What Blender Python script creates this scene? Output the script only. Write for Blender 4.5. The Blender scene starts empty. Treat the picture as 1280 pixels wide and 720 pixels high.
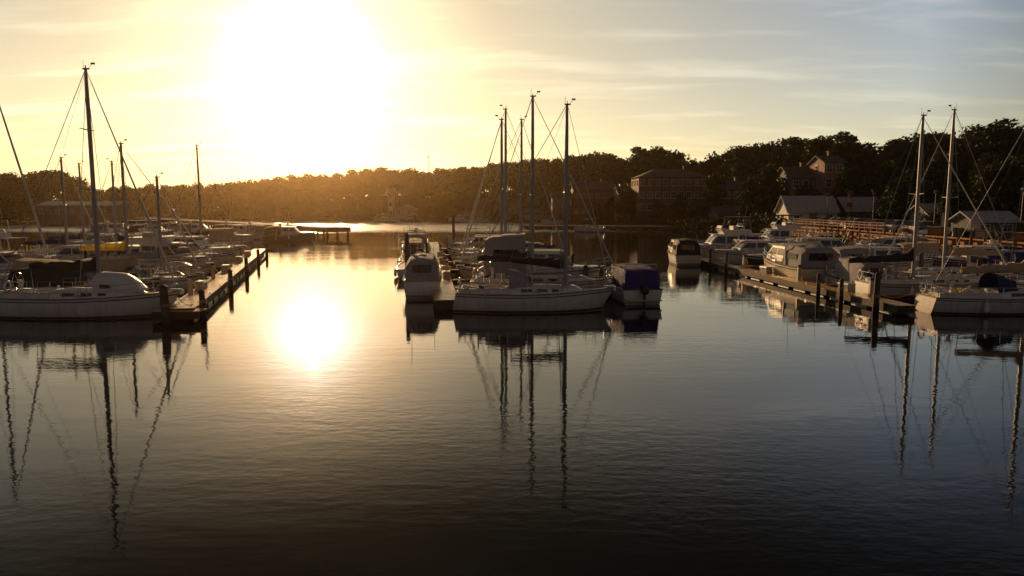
import bpy, math, random
from mathutils import Vector, Matrix, Euler, noise
R = random.Random(7)
scene = bpy.context.scene
COL = scene.collection
rad = math.radians

# ------------------------------------------------------------------ camera maths (used to size things from the photo)
H = 5.6; FPX = 900.0; HZ = 256.0
PIT = math.atan((360 - HZ) / FPX)
CF = Vector((0, math.cos(PIT), -math.sin(PIT))); CU = Vector((0, math.sin(PIT), math.cos(PIT))); CR = Vector((1, 0, 0))
def ray(px, py): return CF + CR * ((px - 640) / FPX) + CU * ((360 - py) / FPX)
def P(px, py, Y):
    d = ray(px, py); return Vector((0, 0, H)) + d * (Y / d.y)
def G(px, py, z=0.0):
    d = ray(px, py); return Vector((0, 0, H)) + d * ((z - H) / d.z)
def PX(x, y, z=0.0):
    v = Vector((x, y, z - H)); w = v.dot(CF); return 640 + FPX * v.x / w, 360 - FPX * v.dot(CU) / w

# ------------------------------------------------------------------ materials
MAT = {}
def mat(name, col, rough=0.6, metal=0.0, var=0.18, scale=3.0, coat=0.0, bump=0.0, spec=0.5, stretch=(1, 1, 1), trans=0.0):
    if name in MAT: return MAT[name]
    m = bpy.data.materials.new(name); m.use_nodes = True
    nt = m.node_tree; N = nt.nodes; L = nt.links; b = N['Principled BSDF']
    tc = N.new('ShaderNodeTexCoord'); mp = N.new('ShaderNodeMapping'); mp.inputs['Scale'].default_value = stretch
    L.new(tc.outputs['Object'], mp.inputs['Vector'])
    nz = N.new('ShaderNodeTexNoise'); nz.inputs['Scale'].default_value = scale; nz.inputs['Detail'].default_value = 6; nz.inputs['Roughness'].default_value = .65
    L.new(mp.outputs['Vector'], nz.inputs['Vector'])
    cr = N.new('ShaderNodeValToRGB')
    cr.color_ramp.elements[0].position = .3; cr.color_ramp.elements[1].position = .7
    cr.color_ramp.elements[0].color = tuple(c * (1 - var) for c in col) + (1,)
    cr.color_ramp.elements[1].color = tuple(min(1, c * (1 + var)) for c in col) + (1,)
    L.new(nz.outputs['Fac'], cr.inputs['Fac'])
    L.new(cr.outputs['Color'], b.inputs['Base Color'])
    mr = N.new('ShaderNodeMapRange'); mr.inputs['To Min'].default_value = rough * .8; mr.inputs['To Max'].default_value = min(1, rough * 1.25)
    L.new(nz.outputs['Fac'], mr.inputs['Value']); L.new(mr.outputs['Result'], b.inputs['Roughness'])
    b.inputs['Metallic'].default_value = metal
    b.inputs['Specular IOR Level'].default_value = spec
    b.inputs['Coat Weight'].default_value = coat
    if bump:
        bp = N.new('ShaderNodeBump'); bp.inputs['Strength'].default_value = 1; bp.inputs['Distance'].default_value = bump
        L.new(nz.outputs['Fac'], bp.inputs['Height']); L.new(bp.outputs['Normal'], b.inputs['Normal'])
    if trans:
        tr = N.new('ShaderNodeBsdfTranslucent'); mx = N.new('ShaderNodeMixShader'); mx.inputs[0].default_value = trans
        L.new(cr.outputs['Color'], tr.inputs['Color'])
        L.new(b.outputs[0], mx.inputs[1]); L.new(tr.outputs[0], mx.inputs[2]); L.new(mx.outputs[0], N['Material Output'].inputs['Surface'])
    MAT[name] = m; return m

white = mat('gelcoat_white', (.66, .63, .59), .42, var=.10, scale=1.5, coat=.6, spec=.4)
cream = mat('gelcoat_cream', (.62, .55, .42), .35, var=.10, scale=1.5, coat=.2, spec=.4)
offwhite = mat('deck_offwhite', (.55, .53, .50), .6, var=.14, scale=4)
grey = mat('gelcoat_grey', (.34, .34, .36), .4, var=.10, scale=1.5, coat=.2)
navyhull = mat('gelcoat_navy', (.02, .03, .07), .3, var=.2, scale=1.5, coat=.3)
redhull = mat('gelcoat_red', (.22, .03, .02), .35, var=.2, scale=1.5, coat=.3)
greenhull = mat('gelcoat_green', (.02, .08, .05), .35, var=.2, scale=1.5, coat=.3)
antifoul = mat('antifoul_dark', (.05, .02, .015), .8)
bluefoul = mat('antifoul_blue', (.02, .035, .09), .8)
alu = mat('mast_aluminium', (.34, .32, .30), .5, metal=.35, var=.1, scale=.8, stretch=(3, 3, .4))
steel = mat('rail_steel', (.62, .61, .60), .22, metal=1.0, var=.06)
wire = mat('rigging_wire', (.30, .29, .28), .45, metal=.6)
glass = mat('cabin_glass', (.015, .017, .02), .08, var=.3, spec=.6)
navy = mat('canvas_navy', (.018, .022, .10), .85, var=.25, scale=2.2, bump=.05)
royal = mat('canvas_royal', (.032, .026, .15), .85, var=.2, scale=2.2, bump=.05)
darkc = mat('canvas_charcoal', (.02, .02, .024), .85, var=.3, scale=2.2, bump=.05)
greyc = mat('canvas_grey', (.26, .25, .27), .85, var=.15, scale=2.2, bump=.05)
tanc = mat('canvas_tan', (.42, .33, .20), .85, var=.15, scale=2.2, bump=.05)
yelc = mat('canvas_yellow', (.85, .66, .12), .7, var=.15, scale=4, bump=.01, trans=.5)
redc = mat('canvas_red', (.25, .02, .02), .85, var=.2, scale=2.2, bump=.05)
sail = mat('sailcloth', (.62, .58, .50), .7, var=.12, scale=6)
teak = mat('teak', (.28, .15, .07), .5, var=.3, scale=8, stretch=(1, 6, 1))
black = mat('black_plastic', (.015, .015, .016), .4, var=.3)
rubber = mat('fender_white', (.62, .60, .56), .5, var=.15)
rubberb = mat('fender_blue', (.03, .06, .2), .5, var=.15)
rope = mat('rope', (.40, .35, .26), .9, var=.3, scale=20)
seatc = mat('vinyl_seat', (.50, .44, .38), .5, var=.15)
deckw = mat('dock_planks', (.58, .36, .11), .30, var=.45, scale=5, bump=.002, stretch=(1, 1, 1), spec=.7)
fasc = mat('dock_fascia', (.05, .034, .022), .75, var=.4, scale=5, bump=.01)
pilem = mat('piling_wood', (.085, .062, .045), .85, var=.5, scale=4, bump=.02, stretch=(3, 3, .5))
wallw = mat('bulkhead_timber', (.34, .145, .05), .8, var=.5, scale=2.5, bump=.03, stretch=(1, 1, 3))
wallw2 = mat('bulkhead_post', (.20, .09, .035), .85, var=.5, scale=3, bump=.02)
barkm = mat('bark', (.07, .05, .035), .9, var=.4, scale=4, bump=.03)
leafA = mat('leaf_green', (.034, .050, .014), .75, var=.5, scale=.5, trans=.12, spec=.2)
leafB = mat('leaf_olive', (.050, .052, .014), .75, var=.5, scale=.5, trans=.12, spec=.2)
leafC = mat('leaf_dark', (.026, .038, .012), .8, var=.5, scale=.5, trans=.10, spec=.2)
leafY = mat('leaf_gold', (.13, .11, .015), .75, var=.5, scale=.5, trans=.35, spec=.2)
brick = mat('brick', (.15, .05, .035), .85, var=.35, scale=2, bump=.02)
brickp = mat('brick_pale', (.26, .12, .09), .85, var=.3, scale=2, bump=.02)
stone = mat('painted_stone', (.48, .42, .34), .8, var=.2, scale=1)
clap = mat('clapboard_cream', (.66, .58, .40), .7, var=.12, scale=1.5)
clapg = mat('clapboard_grey', (.10, .095, .09), .8, var=.2, scale=1.5)
roofg = mat('roof_shingle', (.38, .36, .37), .75, var=.25, scale=2, bump=.02)
roofd = mat('roof_dark', (.09, .08, .08), .8, var=.3, scale=2, bump=.02)
roofm = mat('roof_metal', (.50, .48, .44), .45, metal=.3, var=.12, scale=1)
trimw = mat('window_trim', (.42, .38, .33), .6, var=.1)
soil = mat('hill_soil', (.035, .040, .018), .95, var=.5, scale=.12, bump=.2, spec=.05)
asph = mat('asphalt', (.055, .052, .05), .9, var=.25, scale=.8, spec=.15)
carp = [mat('car_paint_white', (.62, .62, .60), .3, var=.05, coat=.6), mat('car_paint_silver', (.35, .35, .36), .3, metal=.5, var=.05, coat=.6), mat('car_paint_red', (.3, .02, .02), .3, var=.05, coat=.6), mat('car_paint_blue', (.03, .05, .14), .3, var=.05, coat=.6)]
tyre = mat('tyre', (.02, .02, .02), .9)

# grime streaks creeping up the topsides from the waterline
for gm in (white, cream, grey, offwhite):
    nt = gm.node_tree; bs = nt.nodes['Principled BSDF']; src = bs.inputs['Base Color'].links[0].from_socket
    tcz = nt.nodes.new('ShaderNodeTexCoord'); sz = nt.nodes.new('ShaderNodeSeparateXYZ'); nt.links.new(tcz.outputs['Object'], sz.inputs[0])
    mpz = nt.nodes.new('ShaderNodeMapping'); mpz.inputs['Scale'].default_value = (3.5, 3.5, .5); nt.links.new(tcz.outputs['Object'], mpz.inputs['Vector'])
    nzz = nt.nodes.new('ShaderNodeTexNoise'); nzz.inputs['Scale'].default_value = 1.6; nzz.inputs['Detail'].default_value = 5; nt.links.new(mpz.outputs[0], nzz.inputs['Vector'])
    a_ = nt.nodes.new('ShaderNodeMath'); a_.operation = 'MULTIPLY_ADD'; a_.inputs[1].default_value = -1.1; nt.links.new(nzz.outputs['Fac'], a_.inputs[0]); nt.links.new(sz.outputs['Z'], a_.inputs[2])
    mz = nt.nodes.new('ShaderNodeMapRange'); mz.inputs['From Min'].default_value = -.5; mz.inputs['From Max'].default_value = .25; mz.inputs['To Min'].default_value = .45; mz.inputs['To Max'].default_value = 1; nt.links.new(a_.outputs[0], mz.inputs['Value'])
    mxz = nt.nodes.new('ShaderNodeMixRGB'); mxz.inputs[1].default_value = (.20, .15, .09, 1); nt.links.new(src, mxz.inputs[2]); nt.links.new(mz.outputs[0], mxz.inputs[0]); nt.links.new(mxz.outputs[0], bs.inputs['Base Color'])
# wet, weed-dark band on the piles up to the tide line
nt = pilem.node_tree; bs = nt.nodes['Principled BSDF']; src = bs.inputs['Base Color'].links[0].from_socket
tcz = nt.nodes.new('ShaderNodeTexCoord'); sz = nt.nodes.new('ShaderNodeSeparateXYZ'); nt.links.new(tcz.outputs['Object'], sz.inputs[0])
nzz = nt.nodes.new('ShaderNodeTexNoise'); nzz.inputs['Scale'].default_value = 6; nt.links.new(tcz.outputs['Object'], nzz.inputs['Vector'])
az_ = nt.nodes.new('ShaderNodeMath'); az_.operation = 'MULTIPLY_ADD'; az_.inputs[1].default_value = -.35; nt.links.new(nzz.outputs['Fac'], az_.inputs[0]); nt.links.new(sz.outputs['Z'], az_.inputs[2])
mz = nt.nodes.new('ShaderNodeMapRange'); mz.inputs['From Min'].default_value = .12; mz.inputs['From Max'].default_value = .3; nt.links.new(az_.outputs[0], mz.inputs['Value'])
mxz = nt.nodes.new('ShaderNodeMixRGB'); mxz.inputs[1].default_value = (.012, .014, .008, 1); nt.links.new(src, mxz.inputs[2]); nt.links.new(mz.outputs[0], mxz.inputs[0]); nt.links.new(mxz.outputs[0], bs.inputs['Base Color'])

# ------------------------------------------------------------------ mesh builder
class MB:
    def __init__(s): s.v = []; s.f = []
    def add(s, vs, fs):
        b = len(s.v); s.v += [tuple(v) for v in vs]; s.f += [tuple(i + b for i in f) for f in fs]; return s
    def box(s, c, d, rz=0.0, taper=1.0, ry=0.0):
        hx, hy, hz = d[0] / 2, d[1] / 2, d[2] / 2
        vs = [(-hx, -hy, -hz), (hx, -hy, -hz), (hx, hy, -hz), (-hx, hy, -hz)] + [(x * taper, y * taper, hz) for x, y in ((-hx, -hy), (hx, -hy), (hx, hy), (-hx, hy))]
        M = Matrix.Translation(Vector(c)) @ Matrix.Rotation(rz, 4, 'Z') @ Matrix.Rotation(ry, 4, 'Y')
        return s.add([M @ Vector(v) for v in vs], [(3, 2, 1, 0), (4, 5, 6, 7), (0, 1, 5, 4), (1, 2, 6, 5), (2, 3, 7, 6), (3, 0, 4, 7)])
    def tube(s, pts, r, n=6, cap=True):
        pts = [Vector(p) for p in pts]; k = len(pts)
        rs = r if isinstance(r, (list, tuple)) else [r] * k
        vs = []; fs = []; ref = None
        for i, p in enumerate(pts):
            t = (pts[min(i + 1, k - 1)] - pts[max(i - 1, 0)]).normalized()
            if ref is None: ref = Vector((0, 0, 1)) if abs(t.z) < .9 else Vector((1, 0, 0))
            a = t.cross(ref)
            if a.length < 1e-4: a = t.orthogonal()
            a.normalize(); b = t.cross(a).normalized(); ref = -b if False else ref
            for j in range(n):
                an = 2 * math.pi * j / n; vs.append(p + (a * math.cos(an) + b * math.sin(an)) * rs[i])
        for i in range(k - 1):
            for j in range(n):
                j2 = (j + 1) % n; fs.append((i * n + j, (i + 1) * n + j, (i + 1) * n + j2, i * n + j2))
        if cap: fs.append(tuple(range(n))); fs.append(tuple((k - 1) * n + j for j in reversed(range(n))))
        return s.add(vs, fs)
    def loft(s, rings, closed=True, cap=True):
        n = len(rings[0]); vs = [v for r in rings for v in r]; fs = []
        for i in range(len(rings) - 1):
            for j in range(n if closed else n - 1):
                j2 = (j + 1) % n; fs.append((i * n + j, i * n + j2, (i + 1) * n + j2, (i + 1) * n + j))
        if cap and closed: fs.append(tuple(reversed(range(n)))); fs.append(tuple((len(rings) - 1) * n + j for j in range(n)))
        return s.add(vs, fs)
    def prism(s, prof, w0, w1, z0=None, z1=None):
        """side profile (x, z) extruded across y; half width goes w0 -> w1 with height"""
        zs = [p[1] for p in prof]; z0 = min(zs) if z0 is None else z0; z1 = max(zs) if z1 is None else z1
        n = len(prof); W = [w0 + (w1 - w0) * (p[1] - z0) / max(1e-6, z1 - z0) for p in prof]
        vs = [(p[0], -w, p[1]) for p, w in zip(prof, W)] + [(p[0], w, p[1]) for p, w in zip(prof, W)]
        fs = [tuple(range(n)), tuple(reversed(range(n, 2 * n)))] + [(i, i + n, (i + 1) % n + n, (i + 1) % n) for i in range(n)]
        return s.add(vs, fs)
    def sphere(s, c, r, n=8, m=5, sc=(1, 1, 1)):
        rings = []
        for i in range(m + 1):
            a = -math.pi / 2 + math.pi * i / m; rr = max(.02, math.cos(a)) * r
            rings.append([(c[0] + sc[0] * rr * math.cos(2 * math.pi * j / n), c[1] + sc[1] * rr * math.sin(2 * math.pi * j / n), c[2] + sc[2] * r * math.sin(a)) for j in range(n)])
        return s.loft(rings)
    def build(s, name, m, parent=None, smooth=True):
        me = bpy.data.meshes.new(name); me.from_pydata(s.v, [], s.f); me.validate(); me.materials.append(m)
        if smooth:
            for p in me.polygons: p.use_smooth = True
            try: me.set_sharp_from_angle(angle=rad(38))
            except Exception: pass
        o = bpy.data.objects.new(name, me); COL.objects.link(o)
        if parent: o.parent = parent
        return o

def tag(o, label=None, cat=None, group=None, kind=None):
    if label: o['label'] = label
    if cat: o['category'] = cat
    if group: o['group'] = group
    if kind: o['kind'] = kind
    return o
def empty(name, loc=(0, 0, 0), rz=0):
    o = bpy.data.objects.new(name, None); COL.objects.link(o); o.location = loc; o.rotation_euler = (0, 0, rz); o.empty_display_size = .2
    return o
KIDS = {}
def kids(o): return [c for c in ALLK.get(o.name, [])]
def copy_tree(o, parent=None):
    c = o.copy(); COL.objects.link(c)
    if parent: c.parent = parent
    for ch in list(o.children): copy_tree(ch, c)
    return c
LORD = ['first', 'second', 'third', 'fourth', 'fifth', 'sixth', 'seventh', 'eighth', 'ninth', 'tenth', 'eleventh', 'twelfth', 'thirteenth', 'fourteenth', 'fifteenth', 'sixteenth', 'seventeenth', 'eighteenth', 'nineteenth', 'twentieth']

# ------------------------------------------------------------------ boats
def hull_fn(L, B, fb, kind='sail'):
    def f(t, sgn, s):
        # t 0 stern .. 1 bow ; s -1 keel .. 0 waterline .. 1 gunwale
        if kind == 'sail':
            wb = (1 - .34 * ((.42 - t) / .42) ** 2) if t < .42 else max(0, 1 - ((t - .42) / .58) ** 2.1)
            sheer = fb * (1 + .06 * max(0, (.35 - t) / .35) ** 2 + .30 * max(0, (t - .35) / .65) ** 2)
            rake = L * .07 * max(0, s) * t ** 7; back = .35 * (s if s > 0 else 0) * (1 - t) ** 9
        else:
            wb = (1 - .06 * ((.4 - t) / .4) ** 2) if t < .4 else max(0, 1 - ((t - .4) / .6) ** 2.6)
            sheer = fb * (1 + .45 * max(0, (t - .25) / .75) ** 1.6)
            rake = L * .10 * max(0, s) * t ** 5; back = 0
        if s >= 0:
            fl = (.90 + .10 * s ** .6) if kind == 'sail' else (.86 - .12 * t ** 3 + (.14 + .12 * t ** 3) * s ** .8)
            z = sheer * s
        else:
            fl = .90 * (1 - (-s) ** 1.7) if kind == 'sail' else (.86 - .12 * t ** 3) * (1 - (-s) ** 1.2)
            z = s * .42 * (1 - .5 * t ** 3)
        x = L * (t - .5) - rake * 0 - L * .07 * (1 - max(0, s)) * t ** 7 * 1.2 + back * .6
        return Vector((x, sgn * max(.012, B / 2 * wb * fl), z))
    return f
SS = [-1, -.8, -.5, -.2, 0, .15, .4, .7, .9, 1]
TT = [0, .06, .13, .2, .28, .36, .44, .52, .6, .67, .74, .8, .86, .91, .95, .98, 1]
def make_hull(root, L, B, fb, m, stripe, foul, kind):
    f = hull_fn(L, B, fb, kind)
    mb = MB()
    mb.loft([[f(t, -1, s) for s in reversed(SS)] + [f(t, 1, s) for s in SS[1:]] for t in TT], closed=False)
    n = len(SS) * 2 - 1
    mb.f.append(tuple(range(n)))      # transom
    mb.build('hull', m, root)
    for nm, a, b2, mm in (('boot_stripe', .02, .14, foul), ('cove_stripe', .84, .89, stripe)):
        st = MB()
        for sg in (-1, 1):
            rows = []
            for t in TT:
                pa, pb = f(t, sg, a), f(t, sg, b2); o = Vector((0, sg * .008, 0)); rows.append([pa + o, pb + o])
            st.loft(rows, closed=False)
        st.build(nm, mm, root)
    dk = MB()
    dk.loft([[f(t, -1, .99), f(t, -1, .99) * .5 + f(t, 1, .99) * .5 + Vector((0, 0, .05 if t < .98 else .01)), f(t, 1, .99)] for t in TT], closed=False)
    dk.build('deck', offwhite, root)
    rr = MB()
    for sg in (-1, 1): rr.tube([f(t, sg, 1.0) + Vector((0, 0, .01)) for t in TT], .035, 5)
    rr.tube([f(0, -1, 1), f(0, 1, 1)], .035, 5)
    rr.build('toe_rail', stripe if kind == 'motor' else teak, root)
    return f
def fender(parent, f, t, sg, m=rubber):
    p = f(t, sg, 1); b = MB()
    x, y = p.x, p.y + sg * .12
    b.tube([(x, y, p.z - .05), (x, y, p.z - .12), (x, y, p.z - .2), (x, y, p.z - .6), (x, y, p.z - .68)], [.02, .05, .11, .11, .04], 8)
    b.tube([(x, p.y, p.z + .3), (x, y, p.z - .05)], .012, 4)
    b.build('fender', m, parent)
def clutter(root, f, L, B, dz):
    r2 = random.Random(int(L * 97 + B * 31)); W = B * .28
    for i in range(4):
        x = r2.uniform(-L * .42, -L * .16); y = r2.uniform(-W, W); k = i % 4
        b = MB()
        if k == 0: b.box((x, y, dz + .22), (.55, .35, .32), rz=r2.uniform(0, 3)); b.box((x, y, dz + .40), (.58, .38, .06), rz=0); b.build('cooler', white, root)
        elif k == 1: b.box((x, y, dz + .20), (.7, .4, .12), rz=r2.uniform(-.3, .3), ry=.2); b.build('cushion', r2.choice((seatc, redc, rubber)), root)
        elif k == 2: b.tube([(x, y, dz + .05), (x, y, dz + .34)], [.13, .16], 9); b.build('bucket', r2.choice((yelc, rubber, rubberb)), root)
        else: b.tube([(x, y, dz + .08), (x + .5, y + .1, dz + .3), (x + .9, y - .1, dz + .12)], .12, 6); b.build('sail_bag', r2.choice((sail, tanc, navy)), root)
def rails(root, f, tops, h=.6, kind='sail', back=True):
    ts = tops
    for sg in (-1, 1):
        b = MB()
        for t in ts:
            p = f(t, sg, 1); q = Vector((p.x, p.y - sg * .04, p.z)); b.tube([q, q + Vector((0, 0, h))], .017, 5)
        for hh in (h, h * .55):
            b.tube([f(t, sg, 1) + Vector((0, -sg * .04, hh)) for t in ts], .012 if kind == 'sail' else .019, 4)
        b.build('lifeline' if kind == 'sail' else 'side_rail', steel, root)
    b = MB(); t0 = ts[-1]
    tip = f(1, 1, 1); tip.y = 0
    for hh in (h, h * .5):
        b.tube([f(t0, -1, 1) + Vector((0, .04, hh)), f(.95, -1, 1) + Vector((0, .03, hh)), tip + Vector((-.05, 0, hh + .02)), f(.95, 1, 1) + Vector((0, -.03, hh)), f(t0, 1, 1) + Vector((0, -.04, hh))], .016, 5)
    for sg in (-1, 1):
        p = f(.95, sg, 1); b.tube([p, p + Vector((0, 0, h))], .014, 5)
    b.build('pulpit', steel, root)
    if back:
        b = MB()
        for hh in (h, h * .5):
            b.tube([f(ts[0], -1, 1) + Vector((0, .04, hh)), f(.01, -1, 1) + Vector((.05, .05, hh)), f(.01, 1, 1) + Vector((.05, -.05, hh)), f(ts[0], 1, 1) + Vector((0, -.04, hh))], .016, 5)
        for sg in (-1, 1):
            for t in (.01, .06):
                p = f(t, sg * .9, 1); p = Vector((p.x + .05, sg * (abs(p.y)), p.z)); b.tube([p, p + Vector((0, 0, h))], .014, 5)
        b.build('pushpit', steel, root)

def outboard(root, x, y, z, s=1.0, m=black):
    b = MB()
    b.loft([[(x + dx * s - .0, y + dy * s, z + zz * s) for dx, dy in ((-.3 * k, -.17 * k), (.2 * k, -.2 * k), (.25 * k, 0), (.2 * k, .2 * k), (-.3 * k, .17 * k), (-.36 * k, 0))] for zz, k in ((0, .8), (.1, 1), (.35, 1), (.5, .75), (.54, .4))])
    b.build('engine_cowling', m, root)
    b = MB(); b.box((x - .02 * s, y, z - .4 * s), (.18 * s, .12 * s, .8 * s)); b.box((x - .15 * s, y, z - .8 * s), (.45 * s, .1 * s, .06)); b.build('engine_leg', m, root)

def make_sailboat(name, L=9, B=2.9, fb=1.0, mast_x=.6, mast_h=12, hullm=white, stripe=navyhull, foul=antifoul, cover=navy, dodger=None, furl=True, hump=False,
                  boom_rise=0.0, boomless=False, rigged=True, tent=None, boom_len=.40, wheel=True, bimini=None, fenders=True):
    root = empty(name)
    f = make_hull(root, L, B, fb, hullm, stripe, foul, 'sail')
    dz = fb * 1.05
    # cabin trunk
    cab = MB(); rings = []
    n = 9; ts = [.36 + .44 * i / n for i in range(n + 1)]
    for i, t in enumerate(ts):
        w = min(abs(f(t, 1, 1).y) - .38, B * .31); w = max(.12, w)
        hh = .44 * (1 - .45 * (i / n) ** 2.2) * (1 if 0 < i < n else (.9 if i == 0 else .25)); x = f(t, 1, 1).x; zb = f(t, 1, 1).z - .02
        rings.append([(x, -w, zb), (x, -w * .93, zb + hh * .8), (x, -w * .75, zb + hh), (x, 0, zb + hh + .05), (x, w * .75, zb + hh), (x, w * .93, zb + hh * .8), (x, w, zb)])
    cab.loft(rings); cabin = cab.build('cabin', white, root)
    for a, c in ((.42, .49), (.52, .58), (.61, .65)):
        for sg in (-1, 1):
            b = MB(); q = []
            for t, lo, hi in ((a, .25, .68), (c, .3, .62)):
                w = min(abs(f(t, 1, 1).y) - .38, B * .31); zb = f(t, 1, 1).z - .02; hh = .44 * (1 - .45 * ((t - .36) / .44) ** 2.2); x = f(t, 1, 1).x
                for k in (lo, hi): q.append((x, sg * (w * (1 - .07 * k / .8) + .008), zb + hh * k))
            b.add([q[0], q[2], q[3], q[1]] + [(v[0], v[1] - sg * .03, v[2]) for v in (q[0], q[2], q[3], q[1])], [(0, 1, 2, 3), (7, 6, 5, 4), (0, 4, 5, 1), (1, 5, 6, 2), (2, 6, 7, 3), (3, 7, 4, 0)])
            b.build('window', glass, cabin, False)
    hx = f(.7, 1, 1)
    b = MB(); b.box((L * .2, 0, hx.z + .36), (.5, .5, .07)); b.build('hatch', greyc, root)
    for sg in (-1, 1):
        b = MB(); b.tube([(f(t, 1, 1).x, sg * B * .2, f(t, 1, 1).z + .46 * (1 - .45 * ((t - .36) / .44) ** 2.2) + .03) for t in (.42, .5, .58, .66)], .02, 5); b.build('grab_rail', teak, root)
    # cockpit coaming + seats
    b = MB(); x0, x1 = L * (.05 - .5), L * (.36 - .5); w = B * .30
    for sg in (-1, 1): b.box(((x0 + x1) / 2, sg * w, dz + .12), (x1 - x0, .14, .28))
    b.box((x0, 0, dz + .12), (.14, 2 * w, .26)); b.build('cockpit_coaming', white, root)
    b = MB()
    for sg in (-1, 1): b.box(((x0 + x1) / 2, sg * (w - .28), dz + .02), (x1 - x0 - .1, .38, .12))
    b.build('cockpit_seat', seatc, root)
    for sg in (-1, 1):
        b = MB(); b.tube([(x1 - .6, sg * w, dz + .26), (x1 - .6, sg * w, dz + .34), (x1 - .6, sg * w, dz + .42)], [.09, .06, .08], 8); b.build('winch', steel, root)
    if wheel:
        b = MB(); xw = x0 + .9
        b.tube([(xw, .42 * math.cos(a), dz + .75 + .42 * math.sin(a)) for a in [2 * math.pi * i / 14 for i in range(15)]], .018, 4)
        for k in range(3): a = math.pi * k / 3; b.tube([(xw, -.42 * math.cos(a), dz + .75 - .42 * math.sin(a)), (xw, .42 * math.cos(a), dz + .75 + .42 * math.sin(a))], .01, 4)
        b.build('steering_wheel', steel, root)
        b = MB(); b.box((xw + .12, 0, dz + .4), (.16, .2, .8), taper=.8); b.build('pedestal', white, root)
    if dodger:
        b = MB(); rg = []
        for i in range(6):
            u = i / 5; x = x1 - .1 + 1.25 * u; hh = .62 + .60 * math.cos(u * math.pi / 2) ** .8 ; hh = hh if i < 5 else .42
            ww = B * .30 * (1 - .12 * u)
            rg.append([(x, ww * math.cos(a) * (1 if abs(math.cos(a)) < .8 else 1), dz + max(0, math.sin(a)) ** .55 * hh) for a in [math.pi * k / 8 for k in range(9)]])
        b.loft(rg, closed=False); b.build('spray_hood', dodger, root)
        b = MB(); b.box((x1 + 1.02, 0, dz + .72), (.05, B * .34, .26), ry=-.5); b.build('spray_hood_window', glass, root)
    if bimini:
        b = MB(); rg = []
        for i in range(5):
            x = x0 + .2 + 1.9 * i / 4
            rg.append([(x, B * .32 * math.cos(a), dz + 1.75 + .16 * math.sin(a) - .05 * abs(i - 2)) for a in [math.pi * k / 6 for k in range(7)]])
        b.loft(rg, closed=False)
        rg2 = [[(v[0], v[1], v[2] - .02) for v in r] for r in rg]; b.loft(rg2, closed=False)
        b.build('bimini', bimini, root)
        b = MB()
        for sg in (-1, 1):
            for xx in (x0 + .2, x0 + 2.1): b.tube([(x0 + 1.1, sg * B * .3, dz + .1), (xx, sg * B * .32, dz + 1.7)], .015, 5)
        b.build('bimini_frame', steel, root)
    if hump:
        b = MB(); rg = []
        for i in range(9):
            u = i / 8; x = mast_x + .06 + 2.1 * u; zb = fb * 1.1 + .2
            hh = (.98 - .25 * u ** 2) * (1 if i < 8 else .55) * (1 if i else .96); ww = B * .29 * (1 - .25 * u)
            if u > .6: hh *= 1 - .75 * ((u - .6) / .4) ** 1.6
            rg.append([(x, ww * math.cos(a), zb + max(0, math.sin(a)) ** .5 * hh) for a in [math.pi * k / 8 for k in range(9)]])
        b.loft(rg); pc = b.build('pilothouse', white, root)
        for sg in (-1, 1):
            b = MB(); b.box((mast_x + .7, sg * (B * .285), zb + .32), (.5, .03, .18)); b.build('window', glass, pc)
    rails(root, f, [.10, .22, .34, .46, .58, .70, .82, .88])
    if rigged:
        mx = mast_x; mb_z = fb * 1.1 + .42; mt = mast_h
        b = MB(); b.tube([(mx, 0, mb_z - .3), (mx, 0, mt * .5), (mx, 0, mt * .85), (mx, 0, mt)], [.105, .105, .095, .07], 10); mast = b.build('mast', alu, root)
        b = MB(); b.box((mx + .02, 0, mt + .04), (.34, .05, .07)); b.tube([(mx - .1, 0, mt), (mx - .1, 0, mt + .45)], .009, 4)
        b.tube([(mx + .12, 0, mt + .05), (mx + .32, .05, mt + .28)], .010, 4); b.box((mx + .34, .05, mt + .3), (.2, .02, .09)); b.tube([(mx, 0, mt), (mx, 0, mt + .2)], .03, 6)
        b.build('masthead_gear', black, mast)
        for zz, wd in ((.52, .85), (.76, .62)) if mt > 11.5 else ((.58, .8),):
            for sg in (-1, 1):
                b = MB(); b.tube([(mx, sg * .06, mt * zz), (mx - .12, sg * wd, mt * zz + .05)], [.035, .02], 6); b.build('spreader', alu, mast)
        bt = mt * .985
        tip = f(1, 1, 1).x; sx = f(.0, 1, 1).x + .05
        if furl:
            b = MB(); a0 = Vector((tip - .25, 0, dz + .55)); a1 = Vector((mx + .08, 0, bt)); k = 14
            b.tube([a0.lerp(a1, i / k) for i in range(k + 1)], [.02] + [(.085 if furl is True else furl) * (1 - .7 * (i / k)) for i in range(1, k)] + [.012], 7)
            b.build('furled_headsail', sail if furl is True else sail, root)
            b = MB(); b.tube([(tip - .18, 0, fb * 1.3), a0], .014, 5); b.tube([a0 - Vector((0, 0, .06)), a0 + Vector((0, 0, .08))], .11, 8); b.build('furling_drum', steel, root)
        else:
            b = MB(); b.tube([(tip - .15, 0, fb * 1.28), (mx + .08, 0, bt)], .014, 5); b.build('forestay', wire, root)
        b = MB(); b.tube([(sx, 0, dz), (mx - .06, 0, bt + .1)], .017, 5); b.build('backstay', wire, root)
        for sg in (-1, 1):
            wd = .85 if mt > 11.5 else .8; zz = .52 if mt > 11.5 else .58
            yb = abs(f(mx / L + .5, 1, 1).y) - .08
            b = MB(); b.tube([(mx - .25, sg * yb, dz), (mx - .12, sg * wd, mt * zz + .05), (mx, 0, bt - .2)], .015, 4)
            b.tube([(mx - .45, sg * yb, dz), (mx, sg * .05, mt * zz - .1)], .011, 4); b.build('shroud', wire, root)
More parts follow.
